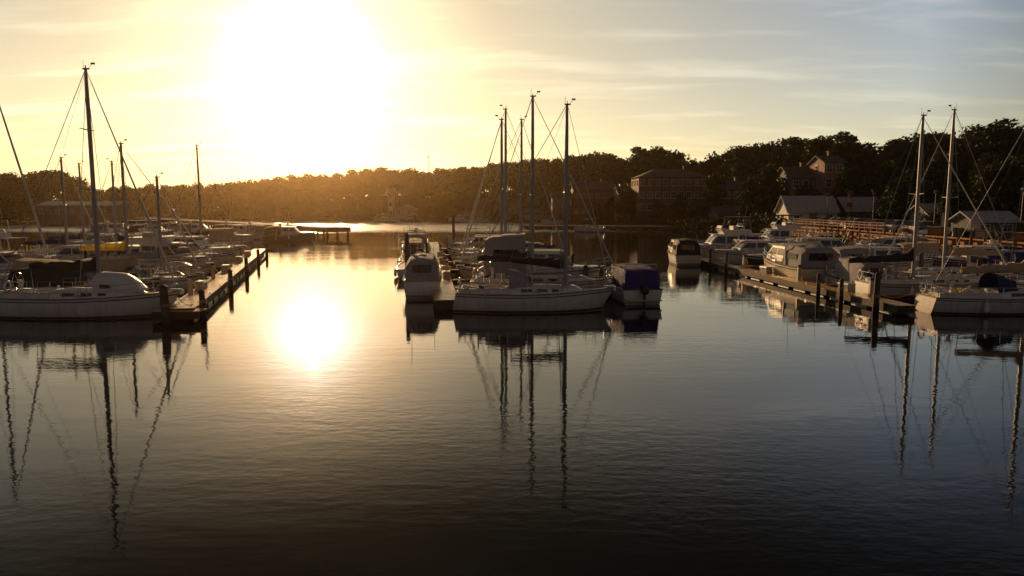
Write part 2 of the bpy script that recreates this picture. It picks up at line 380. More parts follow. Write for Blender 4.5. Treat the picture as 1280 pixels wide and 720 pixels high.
        b = MB(); b.tube([(mx + .07, .05, mb_z + .3), (mx + .05, .05, bt)], .008, 4); b.tube([(mx - .1, -.05, mb_z + .3), (mx - .07, -.05, bt)], .008, 4); b.build('halyard', rope, mast)
        bl = L * boom_len; bz = mb_z + .95
        be = Vector((mx - bl, 0, bz + boom_rise))
        b = MB(); b.tube([(mx - .08, 0, bz), be], .055, 8); boom = b.build('boom', alu, root)
        b = MB(); k = 12; rg = []
        for i in range(k + 1):
            u = i / k; c = Vector((mx - .12, 0, bz)).lerp(be, u); hgt = (.46 - .28 * u) * (1 + .10 * math.sin(u * 19 + L)) ; wd = .17 - .06 * u
            if i == 0: hgt = .75
            dr = .05 * math.sin(u * 31)
            rg.append([(c.x, wd * math.cos(a) , c.z - .08 + (hgt * max(0, math.sin(a)) if math.sin(a) > 0 else .12 * math.sin(a)) + dr * max(0, math.sin(a))) for a in [2 * math.pi * j / 10 for j in range(10)]])
        b.loft(rg); b.build('sail_cover', cover, boom)
        b = MB(); b.tube([be, (be.x + .1, 0, dz + .2)], .02, 4); b.tube([be, (mx - .05, 0, bt)], .007, 4); b.build('mainsheet', rope, boom)
        if tent:
            b = MB(); rg = []
            for i in range(7):
                u = i / 6; x = mx - .2 - (bl + .3) * u; zt = bz + .35 + boom_rise * u - .1 * math.sin(u * 9)
                rg.append([(x, -B * .42, zt - .95 + .05 * math.sin(u * 13)), (x, -B * .2, zt - .38), (x, 0, zt), (x, B * .2, zt - .38), (x, B * .42, zt - .95)])
            b.loft(rg, closed=False); b.build('boom_tent', tent, root)
    # deck clutter: coiled ropes, life ring, anchor
    b = MB()
    for (cx, cy) in ((L * .33, .25), (x0 + .35, -w * .6), (L * .02, -B * .4)):
        b = MB(); b.tube([(cx + .16 * math.cos(a), cy + .16 * math.sin(a), f(min(.99, cx / L + .5), 1, 1).z + .10 + .012 * a) for a in [i * .7 for i in range(14)]], .022, 4); b.build('rope_coil', rope, root)
    clutter(root, f, L, B, dz)
    b = MB(); b.tube([(x0 - .1, B * .22 + .26 * math.cos(a), dz + .4 + .26 * math.sin(a)) for a in [2 * math.pi * i / 12 for i in range(13)]], .06, 6); b.build('life_ring', redc if hullm is cream else rubber, root)
    b = MB(); b.box((tip_x(f) - .25, 0, fb * 1.32 + .05), (.55, .12, .08)); b.box((tip_x(f) + .02, 0, fb * 1.28 - .04), (.1, .34, .22)); b.build('anchor', steel, root)
    if fenders:
        for t, sg in ((.25, -1), (.5, -1), (.7, -1), (.3, 1), (.6, 1)): fender(root, f, t, sg, rubber if (L * 10) % 2 < 1 else rubberb)
    return root
def tip_x(f): return f(1, 1, 1).x

def side_win(parent, pts, w0, w1, z0, z1, off=.012, m=glass, name='window'):
    """glass pane on both sides of a tapered cabin; pts in (x, z)"""
    for sg in (-1, 1):
        q = [(x, sg * (w0 + (w1 - w0) * (z - z0) / (z1 - z0) + off), z) for x, z in pts]; n = len(q)
        b = MB(); b.add(q + [(x, y - sg * .03, z) for x, y, z in q], [tuple(range(n)), tuple(reversed(range(n, 2 * n)))] + [(i, (i + 1) % n, (i + 1) % n + n, i + n) for i in range(n)])
        b.build(name, m, parent, False)

def make_motorboat(name, L=8, B=2.8, fb=1.0, style='cruiser', hullm=white, stripe=navyhull, foul=antifoul, canvas=greyc, arch=True, fly=False, outb=0, rods=0, tall=0.0, mastpole=0.0, cover=None, fenders=True, boxy=False):
    root = empty(name)
    f = make_hull(root, L, B, fb, hullm, stripe, foul, 'motor')
    dz = fb; s = L / 8
    W = B * .40
    if style in ('cruiser', 'sedan'):
        # raised foredeck
        b = MB(); rg = []
        for i in range(7):
            t = .50 + .40 * i / 6; p = f(t, 1, 1); w = max(.1, p.y - .28); hh = (.34 * (1 - (i / 6) ** 1.6) + .05)
            rg.append([(p.x, -w, p.z - .02), (p.x, -w * .85, p.z + hh * .85), (p.x, 0, p.z + hh + .04), (p.x, w * .85, p.z + hh * .85), (p.x, w, p.z - .02)])
        b.loft(rg); fd = b.build('foredeck_cabin', white, root)
        for sg in (-1, 1):
            for t in (.56, .66):
                p = f(t, 1, 1); b = MB(); b.box((p.x, sg * (p.y - .33), p.z + .17), (.5 * s, .1, .12)); b.build('window', glass, fd)
        b = MB(); p = f(.68, 1, 1); b.box((p.x, 0, p.z + .34), (.5, .5, .08)); b.build('hatch', glass, fd)
        hc = 1.15 if style == 'cruiser' else 1.35
        zb = dz + .12; zt = zb + hc
        x1 = L * .12
        prof = [(-L * .16, zb), (x1 + .55, zb + .10), (x1 + .50, zb + .42), (x1 - .22, zt - .04), (x1 - .5, zt), (-L * .15, zt)]
        b = MB(); b.prism(prof, W, W * .86); cab = b.build('cabin', white, root, False)
        w0, w1, z0, z1 = W, W * .86, zb, zt
        side_win(cab, [(-L * .13, zb + .50), (-L * .01, zb + .50), (-L * .01, zt - .16), (-L * .13, zt - .16)], w0, w1, z0, z1)
        side_win(cab, [(L * .005, zb + .50), (x1 + .30, zb + .50), (x1 - .22, zt - .16), (L * .005, zt - .16)], w0, w1, z0, z1)
        for yy in (-.5, .5):
            b = MB(); c = Vector((x1 + .16, yy * W * .93, (zb + .42 + zt - .04) / 2)); b.box(c, (.04, W * .78, hc * .58), ry=math.atan2(-.72, hc - .46)); b.build('windscreen', glass, cab)
        b = MB(); b.box((-.18 * L + .06, 0, zt + .03), (.0 + L * .02, W * 1.5, .05)); b.box((-L * .02, 0, zt + .025), (L * .30, W * 1.78, .05)); b.build('cabin_roof', white, cab)
        xr = -L * .16
    elif style == 'open':
        b = MB(); b.box((L * .02, 0, dz + .35), (.7, .8, .8), taper=.85); b.box((L * .02 - .9, 0, dz + .2), (.5, .8, .5)); b.build('console', white, root)
        b = MB(); b.box((L * .02 + .32, 0, dz + .88), (.04, .75, .4), ry=-.4); b.build('windscreen', glass, root)
        b = MB()
        for sg in (-1, 1):
            b.tube([(L * .02 + .3, sg * .42, dz), (L * .02 + .2, sg * .5, dz + 1.85)], .025, 5); b.tube([(L * .02 - .8, sg * .42, dz), (L * .02 - .7, sg * .5, dz + 1.85)], .025, 5)
        b.build('top_frame', steel, root)
        b = MB(); b.box((L * .02 - .25, 0, dz + 1.9), (1.8, 1.6, .08)); b.build('hard_top', canvas, root)
        xr = -L * .2; zt = dz + 1.9; zb = dz
    elif style == 'cuddy':
        b = MB(); rg = []
        for i in range(7):
            t = .48 + .42 * i / 6; p = f(t, 1, 1); w = max(.1, p.y - .2); hh = (.30 * (1 - (i / 6) ** 1.6) + .04)
            rg.append([(p.x, -w, p.z - .02), (p.x, -w * .85, p.z + hh * .85), (p.x, 0, p.z + hh + .04), (p.x, w * .85, p.z + hh * .85), (p.x, w, p.z - .02)])
        b.loft(rg); b.build('foredeck_cabin', white, root)
        x1 = L * .02; zb = dz; zt = dz + .85
        for sg in (-1, 1):
            b = MB(); b.box((x1 + .28, sg * W * .5, dz + .58), (.03, W * .9, .5), ry=-.6); b.build('windscreen', glass, root)
            b = MB(); b.add([(x1 + .4, sg * W, dz + .3), (x1 - .7, sg * W * 1.02, dz + .3), (x1 - .6, sg * W * .98, dz + .6), (x1 + .1, sg * W * .95, dz + .75),
                             (x1 + .4, sg * W - sg * .02, dz + .3), (x1 - .7, sg * W * 1.02 - sg * .02, dz + .3), (x1 - .6, sg * W * .98 - sg * .02, dz + .6), (x1 + .1, sg * W * .95 - sg * .02, dz + .75)],
                            [(0, 1, 2, 3), (7, 6, 5, 4), (0, 4, 5, 1), (1, 5, 6, 2), (2, 6, 7, 3), (3, 7, 4, 0)]); b.build('side_screen', glass, root, False)
        b = MB()
        for sg in (-1, 1): b.box((-L * .12, sg * W * .5, dz + .12), (.55, .55, .3)); b.box((-L * .12 - .22, sg * W * .5, dz + .42), (.12, .55, .45))
        b.box((-L * .38, 0, dz + .05), (.55, W * 1.7, .3)); b.build('seat', seatc, root)
        xr = -L * .1; zt = dz + .9
    # canvas enclosure over the cockpit
    if canvas and style in ('cruiser', 'sedan', 'cuddy') and not fly:
        xa = -L * .46; xb = xr if style != 'cuddy' else L * .03; top = max(zt, dz + 1.35) + tall
        b = MB(); rg = []
        k = 7
        for i in range(k):
            u = i / (k - 1); x = xa + (xb - xa) * u; hh = (top - dz) * (1 - .10 * (1 - u) ** 2) * (.94 if i == 0 else 1) + .03 * math.sin(u * 14)
            ww = B * .43 * (1 if style != 'cuddy' else .98)
            if boxy: rg.append([(x - (.0 if i else .12), -ww, dz - .02), (x, -ww * .95, dz + hh * .90), (x, -ww * .90, dz + hh), (x, 0, dz + hh + .05), (x, ww * .90, dz + hh), (x, ww * .95, dz + hh * .90), (x - (.0 if i else .12), ww, dz - .02)])
            else: rg.append([(x - (.0 if i else .12), -ww, dz - .02), (x, -ww * .95, dz + hh * .72), (x, -ww * .72, dz + hh * .97), (x, 0, dz + hh + .06), (x, ww * .72, dz + hh * .97), (x, ww * .95, dz + hh * .72), (x - (.0 if i else .12), ww, dz - .02)])
        b.loft(rg); cv = b.build('cockpit_canopy', canvas, root)
        b = MB(); hh = (top - dz)
        if not boxy: b.box((xa - .09, 0, dz + hh * .52), (.03, B * .5, hh * .34)); b.build('canopy_window', glass, cv)
        if boxy:
            b = MB(); b.tube([(xa + .2, y, dz + hh + .22) for y in (-B * .38, 0, B * .38)], .03, 5); [b.tube([(xa + .2, y, dz + hh), (xa + .2, y, dz + hh + .22)], .02, 4) for y in (-B * .36, -B * .12, B * .12, B * .36)]; b.build('canopy_rail', steel, cv)
        if style != 'cuddy':
            for sg in (-1, 1):
                b = MB(); b.box(((xa + xb) / 2, sg * (B * .43 * .972 + .008), dz + hh * .48), (abs(xb - xa) * .6, .03, hh * .3)); b.build('canopy_window', glass, cv)
    if fly:
        b = MB(); prof = [(-L * .30, zt + .06), (L * .02, zt + .06), (L * .06, zt + .55), (L * .0, zt + .62), (-L * .05, zt + .50), (-L * .28, zt + .5)]
        b.prism(prof, W * .82, W * .86); fb_ = b.build('flybridge', white, root, False)
        b = MB(); b.box((L * .045, 0, zt + .78), (.03, W * 1.4, .3), ry=-.5); b.build('flybridge_screen', glass, fb_)
        b = MB(); b.box((-L * .12, 0, zt + .62), (.5, W * 1.1, .5)); b.build('seat', seatc, fb_)
        b = MB()
        for sg in (-1, 1):
            b.tube([(-L * .28, sg * W * .8, zt + .5), (-L * .26, sg * W * .8, zt + 1.7)], .02, 5); b.tube([(-L * .02, sg * W * .8, zt + .5), (-L * .05, sg * W * .8, zt + 1.7)], .02, 5)
        b.build('bimini_frame', steel, fb_)
        b = MB(); rg = [[(x, W * .9 * math.cos(a), zt + 1.68 + .14 * math.sin(a)) for a in [math.pi * k / 6 for k in range(7)]] for x in (-L * .30, -L * .15, 0)]
        b.loft(rg, closed=False); b.loft([[(v[0], v[1], v[2] - .03) for v in r] for r in rg], closed=False); b.build('bimini', canvas, fb_)
        b = MB(); xa = -L * .47; b.box(((xa + xr) / 2, 0, zt + .03), (xr - xa, W * 1.8, .06)); b.build('cockpit_roof', white, root)
        b = MB()
        for sg in (-1, 1): b.tube([(xa + .1, sg * W * .85, dz), (xa + .1, sg * W * .85, zt)], .03, 5)
        b.build('roof_post', steel, root)
    if arch:
        xx = -L * .22; za = (zt if not fly else zt + .6) + .25 + tall
        b = MB(); b.tube([(xx - .1, -B * .44, dz), (xx + .2, -B * .42, za - .3), (xx + .28, -B * .34, za), (xx + .28, B * .34, za), (xx + .2, B * .42, za - .3), (xx - .1, B * .44, dz)], .055, 7); ar = b.build('radar_arch', white, root)
        b = MB(); b.tube([(xx + .28, 0, za + .02), (xx + .28, 0, za + .1), (xx + .28, 0, za + .26), (xx + .28, 0, za + .3)], [.12, .26, .26, .12], 10); b.build('radar_dome', white, ar)
        b = MB(); b.tube([(xx + .28, B * .3, za), (xx - .1, B * .31, za + 2.1)], .014, 4); b.tube([(xx + .28, -B * .3, za), (xx, -B * .31, za + 1.3)], .012, 4); b.build('antenna', white, ar)
    if mastpole:
        b = MB(); b.tube([(-L * .05, 0, zt), (-L * .07, 0, mastpole)], [.05, .03], 6); b.tube([(-L * .065, -.5, mastpole * .85), (-L * .065, .5, mastpole * .85)], .02, 5); b.build('signal_mast', white, root)
    for k in range(rods):
        b = MB(); yy = (k - (rods - 1) / 2) * .5; b.tube([(-L * .3, yy, dz + .5), (-L * .45, yy * 1.2 + .2, dz + 3.2)], [.025, .012], 5); b.build('fishing_rod', black, root)
    rails(root, f, [.42, .5, .58, .66, .74, .82, .88], h=.5, kind='motor', back=False)
    b = MB(); b.box((-L * .5 - .25, 0, .28), (.5, B * .8, .06)); b.build('swim_platform', teak if L > 8 else white, root)
    for k in range(outb): outboard(root, -L * .5 - .3, (k - (outb - 1) / 2) * .6, dz * .75, 1.0 if L > 6 else .85, black if k % 2 == 0 else grey)
    b = MB()
    for t, sg in ((.9, 1), (.9, -1), (.08, 1), (.08, -1), (.45, 1)):
        p = f(t, sg, 1); b.tube([(p.x - .1, p.y * .9, p.z + .06), (p.x + .1, p.y * .9, p.z + .06)], .025, 5); b.box((p.x, p.y * .9, p.z + .03), (.06, .04, .06))
    b.build('cleat', steel, root)
    clutter(root, f, L, B, dz)
    if fenders:
        for t, sg in ((.25, -1), (.5, -1), (.3, 1), (.62, 1)): fender(root, f, t, sg, rubber if (L * 10) % 2 < 1 else rubberb)
    return root

def lab(o, label, cat, group): return tag(o, label, cat, group)
def put(o, x, y, head, z=0.0): o.location = (x, y, z); o.rotation_euler = (0, 0, rad(head)); return o
GS = 'sailing boats moored in the marina'; GM = 'motor boats moored in the marina'

def dock_x(p0, p1, Y): return p0[0] + (p1[0] - p0[0]) * (Y - p0[1]) / (p1[1] - p0[1])
A0, A1 = (-15.4, 34.6), (-28.0, 82.0)      # left pier, open-water edge
B0, B1 = (-4.15, 38.0), (-11.4, 98.0)      # middle pier, left edge
C0, C1 = (19.55, 36.2), (16.9, 75.0)       # right pier, left edge

# ---- heroes
mt = P(107, 87, 36.2)
Lh = 9.6; bowx = -16.75
o = make_sailboat('sailing_boat', L=Lh, B=2.9, fb=.98, mast_x=mt.x - (bowx - Lh / 2), mast_h=mt.z, hullm=white, stripe=navyhull, cover=darkc, hump=True, furl=.065, boom_len=.36, boom_rise=.15, fenders=False)
put(o, bowx - Lh / 2, 36.2, 0); lab(o, 'white sloop with domed white pilothouse, nearest boat on the left pier', 'sailboat', GS)
mt = P(709, 131, 38.1)
Lh = 8.6; bowx = 5.45
o = make_sailboat('sailing_boat', L=Lh, B=2.8, fb=.94, mast_x=mt.x - (bowx - Lh / 2), mast_h=mt.z, hullm=white, stripe=navyhull, cover=darkc, furl=.03, boom_len=.34, boom_rise=.35, fenders=False, dodger=greyc)
put(o, bowx - Lh / 2, 38.2, 0); lab(o, 'white sloop with dark sail cover, nearest boat at the middle pier', 'sailboat', GS)
o = make_sailboat('sailing_boat', L=9.8, B=2.8, fb=.80, mast_x=P(1288, 130, 37.6).x - 25.9, mast_h=11.0, hullm=offwhite, stripe=navyhull, cover=tanc, furl=True, boom_len=.36, dodger=navy)
put(o, 26.5, 37.6, 0); lab(o, 'off-white sloop with navy spray hood, nearest boat at the right pier', 'sailboat', GS)

# ---- left pier, second row on: boats lie bow to the pier
S_blue = None
def sail_at(Y, toppx, toppy, bow, L, label, head=0, **k):
    mt = P(toppx, toppy, Y); cx = bow - L / 2 if head == 0 else bow + L / 2
    mx = (mt.x - cx) if head == 0 else (cx - mt.x)
    o = make_sailboat('sailing_boat', L=L, mast_x=mx, mast_h=mt.z, **k); put(o, cx, Y, head); lab(o, label, 'sailboat', GS); return o
ax = lambda Y: dock_x(A0, A1, Y) - 1.7
bx = lambda Y: dock_x(B0, B1, Y) + 1.7
cx_ = lambda Y: dock_x(C0, C1, Y) + 1.35
sail_at(52.5, 151, 180, ax(52.5), 8.6, 'cream sloop with bright yellow sail cover, fifth boat back on the left pier', hullm=cream, cover=yelc, stripe=redhull, furl=.06, boom_len=.4)
sail_at(47.8, 196, 222, ax(47.8), 6.8, 'small sloop with short mast, fourth boat back on the left pier', hullm=white, cover=greyc, B=2.4, fb=.8)
sail_at(75, 246, 182, ax(75) + .2, 9, 'tall-masted sloop near the far end of the left pier', hullm=white, cover=navy, furl=False)
# off-frame left mast whose stay and reflection show
sail_at(54, -27, 52, -34.6, 12.6, 'big dark-hulled sloop at the left frame edge with a tall mast out of frame', hullm=navyhull, cover=darkc, furl=.11, boom_len=.3, B=3.6, fb=1.25)
o = make_motorboat('motor_boat', L=8.2, B=2.8, fb=.95, hullm=navyhull, canvas=darkc, style='cuddy', arch=False, tall=-.25, stripe=cream); put(o, -24.6, 41.6, 3)
lab(o, 'navy boat under a long black canopy just behind the domed white sloop', 'motorboat', GM)
proto_s = make_sailboat('sailing_boat', L=8.2, B=2.7, fb=.9, mast_x=.8, mast_h=9.6, hullm=white, cover=navy, furl=.06); put(proto_s, -39.8, 63, 12); lab(proto_s, 'white sloop at the left frame edge with navy cover, left of the cream launch', 'sailboat', GS)
o = copy_tree(proto_s); put(o, -43.6, 72, 8); lab(o, 'white sloop behind the others at far left with navy cover', 'sailboat', GS)
o = copy_tree(proto_s); put(o, -37.0, 69, 190); lab(o, 'white sloop at far left, bow pointing away from the pier', 'sailboat', GS)

# motor boat prototypes
M = {}
M['cruiser'] = make_motorboat('motor_boat', L=8.4, B=2.9, fb=1.05, canvas=greyc)
M['cuddy'] = make_motorboat('motor_boat', L=6.6, B=2.4, fb=.85, style='cuddy', canvas=tanc, arch=False, outb=1, stripe=redhull)
M['open'] = make_motorboat('motor_boat', L=6.2, B=2.3, fb=.75, style='open', canvas=greyc, arch=False, outb=2, rods=2)
M['sedan'] = make_motorboat('motor_boat', L=9.0, B=3.1, fb=1.1, style='sedan', canvas=navy, fly=True, arch=True)
M['dark'] = make_motorboat('motor_boat', L=7.6, B=2.7, fb=.95, hullm=navyhull, canvas=darkc, stripe=cream)
M['express'] = make_motorboat('motor_boat', L=7.4, B=2.6, fb=.9, style='cuddy', canvas=navy, arch=True, stripe=bluefoul)
M['bare'] = make_motorboat('motor_boat', L=6.8, B=2.4, fb=.8, style='cuddy', canvas=None, arch=False, outb=1, stripe=navyhull)
used = set()
DESC = {'cruiser': 'white cabin cruiser with grey cockpit canopy', 'cuddy': 'small white runabout under a tan canopy', 'open': 'open fishing boat with hard top and outboards', 'sedan': 'white flybridge cruiser with navy sunshade',
        'dark': 'navy cabin boat with black canopy', 'express': 'white express boat with navy canopy and arch', 'bare': 'uncovered white runabout with outboard'}
LEN = {'cruiser': 8.4, 'cuddy': 6.6, 'open': 6.2, 'sedan': 9.0, 'dark': 7.6, 'express': 7.4, 'bare': 6.8}
def motor(k, x, y, head, where):
    o = M[k] if k not in used else copy_tree(M[k]); used.add(k)
    put(o, x, y, head); lab(o, DESC[k] + ', ' + where, 'motorboat', GM); return o
def jit(a=3): return R.uniform(-a, a)
# left pier
for Y, k, n in ((44.6, 'bare', 'third back on the left pier'), (57, 'sedan', 'sixth back on the left pier'), (61, 'cruiser', 'seventh back on the left pier'), (65, 'express', 'eighth back on the left pier'),
                (68.5, 'cruiser', 'ninth back on the left pier'), (71.8, 'cuddy', 'tenth back on the left pier'), (79, 'bare', 'last on the left pier')):
    motor(k, ax(Y) - LEN[k] / 2, Y, jit(), n)
o = motor('cuddy', -24.9, 46.6, 4, 'behind the black boom tent at left')
o = motor('cruiser', -30.0, 57.5, 176, 'left of the yellow sail cover')
for i, (x, Y, k, h) in enumerate(((-30.5, 45.2, 'cuddy', 170), (-35.5, 49.5, 'cruiser', 8), (-36.0, 60, 'dark', 172), (-41.5, 80, 'cruiser', 5), (-39.0, 86, 'express', 8), (-48, 84, 'dark', 175), (-49, 66, 'sedan', 172), (-42.5, 45.5, 'bare', 5))):
    motor(k, x, Y, h, LORD[i] + ' of the far-left pack')
# pilothouse yacht with signal mast beside mast 195
o = make_motorboat('motor_boat', L=10.5, B=3.3, fb=1.2, style='sedan', canvas=greyc, fly=False, arch=True, mastpole=5.6, stripe=greyc); put(o, -30.0, 66.5, 2)
lab(o, 'large white motor yacht with tall signal mast behind the left pier boats', 'motorboat', GM)

# middle pier
o = make_motorboat('motor_boat', L=6.6, B=2.35, fb=1.05, style='cuddy', canvas=greyc, arch=True, outb=0, tall=.05, stripe=greyc, fenders=False); put(o, -5.75, 46.2, 96)
lab(o, 'grey-canopied motor boat seen stern-on, left side of the middle pier', 'motorboat', GM)
o = make_motorboat('motor_boat', L=6.2, B=2.45, fb=.85, style='cuddy', canvas=royal, arch=False, outb=1, tall=-.18, stripe=navyhull, fenders=False, boxy=True); put(o, 7.0, 43.4, 97)
lab(o, 'motor boat with bright blue canopy, right of the nearest middle sloop', 'motorboat', GM)
sail_at(43.0, 666, 121, bx(43) + 9.6, 9.2, 'white sloop with the tallest mast, second boat back at the middle pier', head=0, hullm=white, cover=darkc, tent=None, furl=.05, boom_len=.36)
sail_at(50.5, 627, 150, bx(50.5) + .1, 8.0, 'sloop with bow towards the middle pier, third sloop back', head=180, hullm=cream, cover=greyc, furl=.06, B=2.6)
sail_at(54.5, 632, 137, bx(54.5) + .1, 8.8, 'navy-hulled sloop at the middle pier, fourth sloop back', head=180, hullm=navyhull, cover=navy, furl=.06)
sail_at(58.5, 652, 150, bx(58.5) + 9.5, 9.0, 'green-hulled sloop at the middle pier, fifth sloop back', head=0, hullm=greenhull, cover=tanc, furl=.06)
o = make_motorboat('motor_boat', L=8.6, B=3.0, fb=1.15, style='sedan', canvas=greyc, tall=1.1, arch=False, stripe=darkc, boxy=True); put(o, 2.2, 47.0, 2)
lab(o, 'grey-canopied tall cabin cruiser behind the two nearest middle sloops', 'motorboat', GM)
for Y, k, h, n in ((62.5, 'cruiser', 182, 'first of five beyond the middle sloops'), (66.5, 'open', 178, 'second of five beyond the middle sloops'), (70.5, 'express', 183, 'third of five beyond the middle sloops'), (74.3, 'bare', 179, 'fourth of five beyond the middle sloops'), (78, 'cruiser', 181, 'fifth of five beyond the middle sloops')):
    motor(k, bx(Y) + LEN[k] / 2 + .1, Y, h, n)
o = make_motorboat('motor_boat', L=7.0, B=2.5, fb=.85, style='open', canvas=tanc, arch=False, outb=1, rods=5, fenders=False); put(o, bx(88) + 3.6, 88, 181)
lab(o, 'fishing boat with five leaning rods at the far end of the middle pier', 'motorboat', GM)
for i, (Y, k) in enumerate(((57, 'open'), (65, 'bare'), (73, 'cuddy'), (82, 'cruiser'), (91, 'dark'))):
    motor(k, dock_x(B0, B1, Y) - 1.5, Y, 97, LORD[i] + ' one left of the middle pier')

# right pier
o = make_motorboat('motor_boat', L=9.8, B=3.3, fb=1.3, style='cruiser', canvas=greyc, tall=.1, stripe=darkc, hullm=cream, foul=antifoul, fenders=False); put(o, 21.0, 53.8, 92)
lab(o, 'cream cabin cruiser with its side lit gold, along the right pier', 'motorboat', GM)
sail_at(42.4, 1154, 145, cx_(42.4) + 9.3, 9.2, 'sloop with black sail cover, left one of the two tall right masts', head=0, hullm=grey, cover=darkc, furl=.05, boom_len=.42, boom_rise=-.1)
sail_at(47.4, 1193, 138, cx_(47.4) + 4.1, 9.6, 'sloop with tan sail cover, right one of the two tall right masts', head=180, hullm=white, cover=tanc, furl=.05, boom_len=.40)
o = make_motorboat('motor_boat', L=6.4, B=2.4, fb=.85, style='cuddy', canvas=greyc, arch=False, outb=1, stripe=darkc); put(o, 22.0, 46.5, 92)
lab(o, 'small boat under pale grey canopy beside the gold-lit cruiser', 'motorboat', GM)
for i, (x, Y, k, h) in enumerate(((23.4, 62.0, 'dark', 185), (22.2, 66.5, 'cruiser', 181), (22.0, 70.5, 'cuddy', 179), (21.8, 74.5, 'sedan', 180), (28.6, 55.5, 'cruiser', 2), (32.0, 60.5, 'express', 3), (31.0, 66, 'bare', 182), (31, 71, 'cruiser', 2), (33.5, 77, 'open', 185), (24, 80, 'express', 175))):
    motor(k, x, Y, h, LORD[i] + ' of the pack behind the right pier')
for i, (x, Y, k, h) in enumerate(((31.4, 42.0, 'bare', 178), (35.5, 47.0, 'cruiser', 183), (37.6, 53.0, 'express', 5), (38.0, 59.0, 'dark', 182), (38.4, 66, 'cuddy', 2), (38.2, 73, 'cruiser', 180), (37.6, 82, 'bare', 4), (33, 90, 'sedan', 178))):
    motor(k, x, Y, h, LORD[i] + ' one moored under the timber sea wall')
o = make_motorboat('motor_boat', L=6.5, B=2.6, fb=.95, style='cruiser', canvas=darkc, arch=False, tall=.1, stripe=tanc, hullm=cream, fenders=False); put(o, 16.4, 69.5, 88)
lab(o, 'small dark-canopied cabin boat tied outside the far end of the right pier', 'motorboat', GM)
# boats by the far wharf
for i, (x, Y, k, h) in enumerate(((-34.5, 112, 'dark', 10), (-44.0, 117, 'cruiser', 184), (-41.0, 106, 'cuddy', 5), (-55.5, 128, 'dark', 15), (-52, 112, 'bare', 4), (-66, 140, 'cruiser', 20), (-38.5, 119.5, 'dark', 188), (-47.5, 124, 'dark', 12), (-60, 121, 'dark', 10), (-62, 134, 'express', 14), (-70, 128, 'cruiser', 8))):
    motor(k, x, Y, h, LORD[i] + ' boat below the far left wharf')
for i, (px, Y, k, h) in enumerate(((485, 236, 'cruiser', 3), (512, 238, 'dark', 178), (575, 232, 'cruiser', 180), (600, 231, 'open', 3), (690, 205, 'bare', 178), (735, 150, 'open', 176))):
    p = P(px, 280, Y); motor(k, p.x, Y, h, LORD[i] + ' small boat out along the far shore')

# ------------------------------------------------------------------ piers
def pier(name, p0, p1, w, z, label, cat='pier', th=.12, deckm=deckw, fas=.34, steps=None):
    p0 = Vector((p0[0], p0[1], 0)); p1 = Vector((p1[0], p1[1], 0)); d = (p1 - p0); Ln = d.length; d.normalize(); n = Vector((d.y, -d.x, 0)) * (1 if w > 0 else -1); W = abs(w)
    root = empty(name, (p0.x, p0.y, 0)); tag(root, label, cat)
    ang = math.atan2(d.y, d.x); o3 = lambda a, b, zz: d * a + n * b + Vector((0, 0, zz))
    b = MB(); a = 0.0
    while a < Ln - .1:
        ww = .145; b.box(o3(a + ww / 2, W / 2, z + R.uniform(-.006, .006)), (ww - .012, W + R.uniform(-.03, .03), .04), rz=ang); a += ww
    b.build('decking', deckm, root, False)
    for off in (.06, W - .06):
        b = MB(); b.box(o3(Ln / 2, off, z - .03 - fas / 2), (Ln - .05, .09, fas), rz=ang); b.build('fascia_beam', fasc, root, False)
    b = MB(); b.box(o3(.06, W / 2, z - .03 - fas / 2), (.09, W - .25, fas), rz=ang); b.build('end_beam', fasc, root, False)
    if z < 1:
        k = int(Ln // 2.4)
        for i in range(min(k, 60)):
            b = MB(); c = o3(1.3 + i * 2.4, W / 2, .06); b.box(c, (1.6, W * .8, .34), rz=ang); b.build('pontoon_float', black, root, False)
    for i in range(min(int(Ln // 4), 14)):
        b = MB(); c = o3(2 + i * 4, .12, z + .05); b.box(c, (.05, .05, .1), rz=ang); b.box(c + Vector((0, 0, .05)), (.26, .05, .035), rz=ang); b.build('mooring_cleat', steel, root, False)
    return root, d, n
pier('pier', A0, A1, -1.35, .62, 'sunlit plank pier on the left running away from the camera')
pier('pier', B0, B1, 1.3, .55, 'gold-lit plank pier between the middle boats')
pier('pier', C0, C1, 1.0, .50, 'long low plank pier in front of the right-hand boats')
# finger piers
gi = 0
for nm, fn, Ys, sg, LL, lbl in (('a', A0, (38.6, 50.2, 59.2, 66.9, 73.4), -1, 6.5, 'left pier'), ('b', B0, (40.9, 48.8, 56.5, 64.4, 73.5, 84), 1, 6.5, 'middle pier'), ('c', C0, (40.6, 45.8, 60, 68.6), 1, 6.5, 'right pier')):
    for i, Y in enumerate(Ys):
        if nm == 'a': x = dock_x(A0, A1, Y) - 1.45
        elif nm == 'b': x = dock_x(B0, B1, Y) + 1.4
        else: x = dock_x(C0, C1, Y) + 1.1
        root, d, n = pier('finger_pier', (x, Y), (x + sg * LL, Y + .01), .7 * (1 if sg < 0 else -1), .50, LORD[i] + ' narrow finger pier going back along the ' + lbl, 'finger pier')
        root['group'] = 'finger piers'
# crosswise landing at the near end of the left pier and right pier
pier('pier', (-17.3, 34.15), (-15.0, 34.15), -.9, .52, 'short cross landing at the near end of the left pier')
pier('floating_breakwater', (2.5, 166), (36.0, 158), -2.6, .9, 'long dark floating breakwater far behind the middle masts', 'breakwater', fas=.7)
# far left wharf on posts
WH0, WH1 = (-31.5, 121), (-118, 222)
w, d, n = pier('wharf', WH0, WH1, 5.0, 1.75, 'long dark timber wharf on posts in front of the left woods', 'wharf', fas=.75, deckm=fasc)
for i in range(34):
    for off in (.25, 4.7):
        b = MB(); c = d * (.6 + i * 3.9) + n * off; b.tube([(c.x, c.y, -.6), (c.x, c.y, 1.6)], .19, 7); b.build('post', pilem, w)
